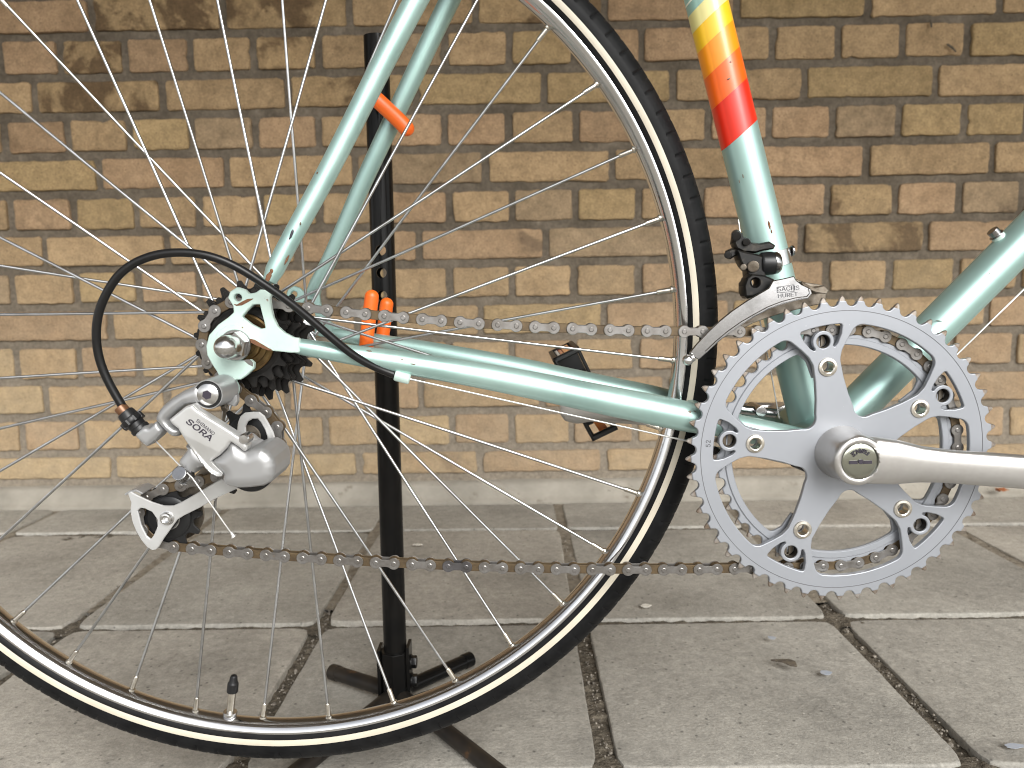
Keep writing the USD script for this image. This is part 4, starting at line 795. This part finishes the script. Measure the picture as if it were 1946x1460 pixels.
cage = Z2([(325, 925), (345, 912), (420, 950), (500, 988), (590, 1016), (660, 1016), (720, 990), (820, 932), (920, 872), (1020, 815), (1150, 880), (1130, 890), (1000, 950), (860, 1028), (745, 1085), (690, 1120), (640, 1190), (592, 1255), (555, 1318), (535, 1338), (505, 1344), (470, 1325), (425, 1270), (385, 1200), (358, 1130), (344, 1055), (350, 990)], YC)
lo_win = fillet(Z2([(398, 1052), (420, 1030), (450, 1035), (505, 1062), (545, 1118), (545, 1170), (520, 1230), (495, 1264), (465, 1240), (425, 1160)], YC), .0008)
cage = fillet(cage, .0012, .0006).difference(lo_win)
part('cage_plate', plate(cage, YC - .0008, YC + .0011, .0005, .004), SILVER_PALE, rd, smooth=30)
up = fillet(Z2([(1132, 470), (1140, 400), (1158, 355), (1190, 328), (1250, 322), (1298, 322), (1335, 352), (1368, 410), (1400, 470), (1418, 530), (1426, 600), (1424, 680), (1380, 700), (1200, 640), (1150, 560)], YC), .0012)
uwin = fillet(Z2([(1196, 430), (1212, 395), (1245, 374), (1285, 372), (1310, 400), (1340, 455), (1358, 510), (1355, 545), (1325, 570), (1275, 578), (1225, 570), (1200, 500)], YC), .0012)
part('guide_cage_plate', plate(up.difference(uwin), YC - .0012, YC + .0011, .0007, .004), SILVER_PALE, rd, smooth=30)
inner_c = unary_union([disc(T_[0], .0200, 14), disc(G_[0], .016, 14), LineString([T_[0], G_[0]]).buffer(.009)]).difference(disc(T_[0] + [-.008, -.003], .007)); part('inner_cage_plate', plate(fillet(inner_c, .004, .002), -.0405, -.0390, .0004, .004), GRIMY, rd)
rim_edge = LineString([tuple(q2(x, y, -.052)[[0, 2]]) for x, y in ((345, 912), (375, 893), (420, 884), (462, 905))]).buffer(.0007); part('cage_lip', plate(rim_edge, -.0595, -.041, .0003, .004), SILVER, rd)
for (c, r, s), ph in ((T_, .1), (G_, .4)):
    g11, _ = gear(10, r + .0022, ph=ph, flat=.07)
    jw = group_('jockey_wheel', rd)
    part('toothed_ring', at(plate(g11.difference(disc((0, 0), .0135, 14)), -.0500, -.0480, .0004, .02), *c), BLACK_PLASTIC, jw, smooth=25)
    part('wheel_body', at(lathe([(.0055, -.0525), (.0125, -.0525), (.0150, -.0510), (.0152, -.0470), (.0125, -.0455), (.0055, -.0455)], 40), *c), BLACK_PLASTIC, jw)
    part('bushing_cap', at(lathe([(.0022, -.0535), (.0078, -.0533), (.0083, -.0528), (.0083, -.0520)], 28), *c), GRIMY if s > 0 else SCUFFED, jw)
cb = B(160 + 607 / 3.892, 700 + 1113 / 3.892, -.0615)
part('cage_bolt', at(lathe([(.0014, -.0600), (.0016, -.0626), (.0026, -.0632), (.0036, -.0630), (.0042, -.0620), (.0044, -.0606), (.0050, -.0604)], 26), *cb), BRIGHT, rd)
part('cage_bolt', at(lathe([(.0016, -.0600), (.0018, -.0622), (.0034, -.0624), (.0042, -.0614), (.0044, -.0600)], 22), *q2(1250, 520, -.061)[[0, 2]]), GRIMY, rd)
part('stop_pin', [rod(q2(1085, 905, -.0590), q2(1110, 912, -.0560), .0018, 10, .0003), rod(q2(1100, 918, -.0590), q2(1125, 900, -.0590), .0010, 8)], BLACK_METAL, rd)
# --- cables
hp = [(232.5, 772, -.0875), (211, 735, -.0885), (191, 689, -.090), (183, 635, -.0915), (188, 594, -.0925), (203.7, 555.6, -.093), (227, 522, -.093), (263, 496.5, -.0925), (312, 482, -.0915), (353, 480.5, -.0905), (404, 489, -.089), (455.5, 511, -.0865), (500, 539, -.083), (548, 573, -.0785), (597, 613, -.0735), (634, 645, -.0700), (672, 675, -.0655), (711, 697, -.0605), (752, 713, -.0570)]
part('cable_housing', tube(spline([B3(*p) for p in hp], 160), .00265, 18), HOUSING, bike, smooth=True)
s0_, s1_ = B3(751, 713, -.0570), B3(779, 721, -.0565); sd = (s1_ - s0_) / np.linalg.norm(s1_ - s0_)
part('cable_stop', [tube([s0_ - sd * .0002, s0_ + sd * .0006, s1_ - sd * .0008, s1_], [.0034, .0039, .0037, .0030], 20), plate(Polygon([tuple(a[[0, 2]]) for a in (s0_ + [0, 0, .0008], s1_ + [0, 0, .0008], s1_ + [0, 0, .006], s0_ + [0, 0, .006])]), -.0575, -.0535, .0006)], PAINT_WORN, cs_near)
guide = B3(1520, 886, -.015)
part('shift_cable', [rod(s1_ - sd * .002, guide, .00068, 8)], WIRE, bike, smooth=True)
part('cable_end', [tube([q2(530, 540, -.0875), q2(700, 712, -.0940), q2(800, 812, -.1010), q2(905, 960, -.1010), q2(1040, 1152, -.0990), q2(1100, 1236, -.0980)], .00052, 8)], WIRE, bike, smooth=True)
part('cable_tip', tube([q2(1085, 1212, -.0982), q2(1098, 1232, -.098), q2(1108, 1246, -.0978), q2(1112, 1250, -.0978)], [.0007, .0011, .0019, .0008], 10), WIRE, bike)
part('cable_guide', [rod(B3(1508, 877, -.018), B3(1545, 893, -.010), .0040, 14, .0008), rod(B3(1356, 855, -.026), B3(1366, 862, -.024), .0032, 12, .0008)], BLACK_PLASTIC, bike)
w0, w1 = B3(1946, 550, -.011), B3(1826, 667, -.011); part('down_tube_cable', rod(w0 + (w0 - w1) * 1.2, w1 + (w1 - w0) * .9, .00065, 8), WIRE, bike, smooth=True)
w0, w1 = B3(1822, 628, -.006), B3(1659, 794, -.006); part('down_tube_cable', rod(w0 + (w0 - w1) * 2.0, w1, .00055, 8), WIRE, bike, smooth=True)
part('shift_cable', [rod(B3(1462, 690, -.012), B3(1481, 795, -.012), .00055, 8), rod(B3(1403, 418, -.0165), B3(1407, 445, -.020), .00055, 8), rod(B3(1407, 445, -.020), B3(1462, 690, -.012), .0005, 8)], WIRE, bike, smooth=True)
# --- front derailleur
fd = group_('front_derailleur', bike)
Z3 = lambda pts, o: BP(pts, o, 1280, 400, 3.892)
q3 = lambda x, y, o: B3(1280 + x / 3.892, 400 + y / 3.892, o)
YF = -.0500
fcage = fillet(Z3([(732, 520), (800, 506), (888, 486), (905, 515), (945, 548), (1000, 572), (1020, 600), (1012, 632), (975, 655), (900, 668), (800, 694), (700, 732), (600, 786), (500, 844), (400, 915), (310, 990), (240, 1058), (185, 1105), (130, 1075), (118, 1050), (170, 985), (250, 900), (340, 815), (430, 742), (540, 668), (650, 604), (700, 575)], YF), .0012, .0008)
fc = part('cage_plate', plate(fcage, YF - .0008, YF + .0010, .0006, .004), SCUFFED, fd, smooth=40, label='bright outer cage plate of the front derailleur')
part('cage_rib', plate(LineString([tuple(q3(x, y, YF)[[0, 2]]) for x, y in ((1000, 585), (1010, 612), (985, 643), (900, 654), (800, 680), (700, 718), (600, 772), (500, 830), (400, 900), (310, 976), (240, 1043))]).buffer(.0009), YF - .0013, YF, .0005, .004), SCUFFED, fc)
YG = -.0335
icage = fillet(Z3([(905, 505), (960, 530), (1060, 545), (1110, 555), (1132, 600), (1125, 650), (1098, 690), (1000, 712), (880, 742), (780, 768), (680, 800), (600, 830), (480, 850), (440, 862), (460, 830), (600, 740), (720, 690), (860, 600)], YG), .0010, .0012)
tail = fillet(Z3([(170, 1075), (330, 930), (460, 845), (640, 800), (560, 850), (440, 905), (330, 965), (220, 1050), (180, 1100)], YG), .0006)
part('inner_cage_plate', [plate(icage, YG - .0006, YG + .0008, .0005, .004), plate(tail, YG - .0006, YG + .0008, .0004, .004)], GRIMY, fd)
top = fillet(Z3([(900, 500), (945, 540), (1010, 572), (1085, 556), (1118, 590), (1100, 618), (1020, 606), (930, 566)], -.042), .0008); part('cage_bridge', plate(top, YF + .001, YG - .0006, .0005, .004), GRIMY, fd)
part('cage_pin', [rod(q3(135, 1082, -.034), q3(120, 1092, -.0505), .0026, 16), moved(trimesh.creation.icosphere(2, .0037), q3(105, 1108, -.0520)), rod(q3(150, 1082, -.051), q3(118, 1098, -.051), .0030, 14, .0006)], BRIGHT, fd, smooth=60)
tb = along(B(1489, 487, 0)); cc = ST0 + td * tb
def around(c, t, r, h):
    prof = [(r - .002, -h), (r, -h + .0004), (r, h - .0004), (r - .002, h)]; u = tu; w = np.array([0, 1.0, 0]); a = np.linspace(0, 2 * PI, 48, endpoint=False)
    V = np.vstack([c + t * y + np.outer(np.cos(a), u) * q + np.outer(np.sin(a), w) * q for q, y in prof]); i = np.arange(48); j = (i + 1) % 48
    return V, np.vstack([x for l in range(3) for x in (np.stack([l * 48 + i, l * 48 + j, l * 48 + 48 + j], 1), np.stack([l * 48 + i, l * 48 + 48 + j, l * 48 + 48 + i], 1))])
part('clamp_band', around(cc, td, .0153, .0058), BRIGHT, fd)
part('clamp_bolt', rod(q3(870, 300, -.004), q3(888, 298, -.004), .004, 14, .0006), SCUFFED, fd)
part('pivot_barrel', tube([q3(640, 398, -.028), q3(655, 397, -.028), q3(735, 390, -.028), q3(741, 389, -.028)], [.0070, .0080, .0080, .0072], 24), BLACK_PLASTIC, fd)
part('pivot_cap', tube([q3(738, 389, -.028), q3(762, 386, -.028), q3(782, 384, -.028), q3(796, 382, -.028)], [.0079, .0078, .0066, .0030], 24), SCUFFED, fd, smooth=50)
DARKFD = noise_mix('grimy_black_link', (.008, .0075, .007), (.05, .042, .032), scale=130, detail=5, rough=.38, metallic=.5, lo=.5, hi=.75)
def fpl(pts, y0, y1, m=DARKFD, name='link'):
    P = fillet(Z3(pts, (y0 + y1) / 2), .0006, .0008); h = disc(q3(583, 535, (y0 + y1) / 2)[[0, 2]], .0026)
    part(name, plate(P.difference(h), y0, y1, .0012, .004), m, fd, smooth=45)
fpl([(430, 245), (440, 190), (470, 165), (498, 172), (505, 195), (540, 212), (560, 238), (620, 246), (690, 232), (738, 262), (722, 290), (650, 300), (590, 318), (500, 312), (448, 285)], -.0300, -.0190, name='cable_clamp')
fpl([(388, 300), (425, 280), (470, 295), (478, 330), (440, 345), (412, 364), (390, 345)], -.0290, -.0220, name='limit_screw')
fpl([(445, 290), (500, 305), (560, 318), (610, 330), (655, 345), (668, 410), (660, 500), (650, 560), (638, 610), (575, 640), (528, 655), (498, 610), (498, 540), (530, 500), (525, 450), (495, 420), (470, 370)], -.0330, -.0200)
fpl([(520, 500), (560, 470), (650, 480), (725, 512), (715, 560), (690, 590), (640, 610), (560, 640), (510, 640), (500, 560)], -.0440, -.0310)
part('link_pin', [rod(q3(x, y, -.0365), q3(x, y, -.031), r, 16, .0006) for x, y, r in ((590, 415, .0040), (517, 420, .0022), (560, 590, .0026))], GRIMY, fd)
part('clamp_screw', [rod(q3(465, 190, -.033), q3(462, 178, -.025), .0034, 14, .0006), rod(q3(540, 235, -.033), q3(545, 232, -.026), .0026, 12, .0005), rod(q3(402, 330, -.034), q3(405, 330, -.026), .0026, 12, .0005)], BLACK_METAL, fd)
def on_fd(px, py, ang, o, sx=1.0):
    p = q3(px, py, o); a = math.radians(ang); ud, vd = np.array([math.cos(a), 0, math.sin(a)]), np.array([-math.sin(a), 0, math.cos(a)])
    return lambda u, v, w: p + ud * u * sx + vd * v + np.array([0, -w, 0])
part('lettering', stroke_text('SACHS', .0028, on_fd(768, 600, 4, YF - .0009, 1.15), .0002, False), ETCH, fc, smooth=False)
part('lettering', stroke_text('HURET', .0026, on_fd(770, 648, 5, YF - .0009, 1.15), .0002, False), ETCH, fc, smooth=False)
fr_ = Z3([(760, 566), (888, 548), (890, 602), (762, 612)], YF); part('badge_frame', plate(fr_.difference(fr_.buffer(-.0004)), YF - .0011, YF - .0007, .00005), ETCH, fc, smooth=False)

# ------------------------------------------------------------------ the workstand behind the wheel
def WB(p): return AXLE + BX * p[0] + BN * p[1] + BZ * p[2]
stand = group_('bike_stand', label='black tubular bike stand with orange rubber hooks standing behind the rear wheel', category='stand')
PY = .715
xt, zt_ = on_wall(714.5, 70, PY); xb, _z = on_wall(752.5, 1290, PY)
base = np.array([xb, PY, 0.0])
def post_mesh():
    H = zt_; lean = (xt - xb) / (zt_ - .03)
    m = manifold3d.Manifold.cylinder(H - .012, .0113, .0113, 48) - manifold3d.Manifold.cylinder(H + .1, .0098, .0098, 40).translate((0, 0, .02 - .012))
    for px, py in ((730.5, 477), (733.5, 519), (729, 562), (735.5, 604)):
        _, z = on_wall(px, py, PY); m = m - manifold3d.Manifold.cylinder(.08, .0048, .0048, 20, True).rotate((90, 0, 0)).translate((0, 0, z - .012))
    me = m.to_mesh(); v = np.array(me.vert_properties[:, :3], float); v[:, 0] += lean * v[:, 2]; return v + base + [0, 0, .012], np.array(me.tri_verts)
part('post', post_mesh(), STAND_PAINT, stand, smooth=35)
zs = on_wall(752, 1247, PY - .014)[1]
part('sleeve', [rod(base + [0, 0, .008], base + [0, 0, zs], .0150, 8, .0008)], STAND_PAINT, stand, smooth=20)
part('sleeve_flange', [slabbox(base[0] + .0125, base[0] + .0155, PY - .010, PY + .010, .012, zs + .006), slabbox(base[0] - .0165, base[0] - .0135, PY - .010, PY + .010, .012, zs + .003)], STAND_PAINT, stand, smooth=False)
for py in (1256, 1291):
    zz = on_wall(786, py, PY)[1]; b0 = base + [.0155, -.002, zz]
    part('bolt', [rod(b0, b0 + [.0065, 0, 0], .0062, 6, .0012), rod(b0 - [0, 0, 0], b0 + [.0015, 0, 0], .0075, 18, .0003)], STAND_PAINT, stand, smooth=25)
def foot(end_px, z, far=None):
    e = np.array([*on_floor(*end_px, z), z]) if far is None else far
    s = base + [0, 0, .0165]; return e, s
for (px, m_) in (((632, 1277), STAND_RUST), ((893, 1253), STAND_PAINT)):
    e = np.array([*on_floor(*px, .0105), .0105]); s = base + [0, 0, .0135]
    part('foot', [rod(s, e, .0075, 20, .0006), rod(e - (e - s) * .10, e + (e - s) / np.linalg.norm(e - s) * .0015, .0082, 20, .0008)], m_, stand)
for px, py, L in ((885, 1420, .42), (585, 1450, .42)):
    e = np.array([*on_floor(px, py, .0085), .0085]); s = base + [0, 0, .0135]; e2 = s + (e - s) * (L / np.linalg.norm(e - s))
    part('foot', [rod(s, e2, .0075, 20, .0006)], STAND_RUST, stand)
def hookpath(P, r=.0056, name='hook'):
    P = [WB(B3(*p)) for p in P]; Q = spline(P, 220); cu = np.r_[0, np.cumsum(np.linalg.norm(np.diff(Q, axis=0), axis=1))]; e = np.clip(np.minimum(cu, cu[-1] - cu) / r, .002, 1); rr = r * np.sqrt(1 - (1 - e) ** 2)
    return part(name, tube(Q, rr, 20), ORANGE, stand, smooth=True)
hookpath([(782, 256, .0335), (760, 231, .0330), (735, 207, .0325), (712, 186, .0325), (699, 175, .034)], .0060)
hookpath([(708, 551, .040), (704, 585, .040), (699, 625, .040), (696, 660, .041), (700, 679, .050), (713, 684, .062), (722, 666, .074), (727, 640, .075), (732, 600, .0745), (737, 566, .074)], .0056)
zr = [WB(B3(699, 177, .036)), np.array([base[0] + (xt - xb) * .85, PY - .011, on_wall(712, 205, PY)[1]])]
part('hook_arm', rod(zr[0], zr[1], .0040, 14), STAND_PAINT, stand)
zr = [WB(B3(712, 684, .062)), np.array([base[0] + (xt - xb) * .45, PY - .011, on_wall(737, 690, PY)[1]])]
part('hook_arm', rod(zr[0], zr[1], .0045, 14), STAND_PAINT, stand)

# ------------------------------------------------------------------ small things lying about
def flake(poly, z, thick, curl, seed):
    v, f = plate(Polygon(poly), 0, thick, thick * .2, .004); r = np.random.default_rng(seed)
    z_ = z + v[:, 1] + curl * (meshkit.fbm(np.column_stack([v[:, 0] * 60, v[:, 2] * 60, np.full(len(v), seed)]), 2, seed))
    return np.column_stack([v[:, 0], v[:, 2], z_]), f[:, ::-1]
def blob(n, rx, ry, seed, rag=.3):
    r = np.random.default_rng(seed); return [(rx * math.cos(a) * (1 + rag * r.uniform(-1, 1)), ry * math.sin(a) * (1 + rag * r.uniform(-1, 1))) for a in np.linspace(0, 2 * PI, n, endpoint=False)]
def lay(name, px, poly, thick, curl, m, label, cat, z=.0045, group=None):
    x, y = on_floor(*px, z); part(name, moved(flake(poly, 0, thick, curl, len(poly) * 3), (x, min(y, 1.425), z)), m, label=label, category=cat, group=group)
lay('fallen_leaf', (1902, 942), [(-.016, -.004), (-.009, .002), (-.004, .012), (.002, .007), (.008, .010), (.014, .014), (.011, .004), (.013, -.004), (.004, -.006), (-.004, -.010), (-.009, -.006)], .0006, .022, LEAF, 'curled orange-brown leaf at the foot of the wall near the right edge', 'leaf')
lay('bark_chip', (1489, 1264), [(-.012, .006), (-.002, .004), (.007, .003), (.012, -.002), (.011, -.010), (.004, -.008), (-.001, -.002)], .0022, .004, TWIG, 'dark splinter of bark on the slab below the chainring', 'bark')
lay('white_flake', (1227, 1152), blob(9, .0065, .0055, 5), .0008, .001, WHITE_CHIP, 'white flake on the paving just right of the tyre', 'flake')
lay('white_flake', (793, 1036), blob(9, .010, .005, 8), .0006, .001, WHITE_CHIP, 'pale oval flake on the paving right of the stand post', 'flake')
lay('blue_paint_spot', (1570, 1278), blob(9, .006, .005, 15), .0003, .0, BLUE_CHIP, 'pale blue paint spot right of the bark splinter', 'paint spot', z=.0042)
lay('blue_paint_spot', (1466, 1212), blob(9, .005, .004, 16), .0003, .0, BLUE_CHIP, 'small pale blue paint spot just below the slab joint, above the bark splinter', 'paint spot', z=.0042)
lay('blue_paint_spot', (1928, 1418), blob(11, .010, .004, 17), .0003, .0, BLUE_CHIP, 'pale blue paint spot on the slab in the bottom right corner', 'paint spot', z=.0042)
def twig(a, b, name, label):
    p0, p1 = np.array([on_wall(*a, WALL_Y - .009)[0], WALL_Y - .009, on_wall(*a, WALL_Y - .009)[1]]), np.array([on_wall(*b, WALL_Y - .010)[0], WALL_Y - .010, on_wall(*b, WALL_Y - .010)[1]])
    part(name, tube([p0, (p0 + p1) / 2 + [.0006, 0, .0008], p1], [.0018, .0022, .0012], 8), TWIG, label=label, category='twig')
twig((1800, 84), (1817, 99), 'twig', 'short dark twig stuck slantwise on a brick at the upper right')
twig((1768, 38), (1770, 52), 'twig', 'dark stub standing upright in the mortar joint at the upper right')
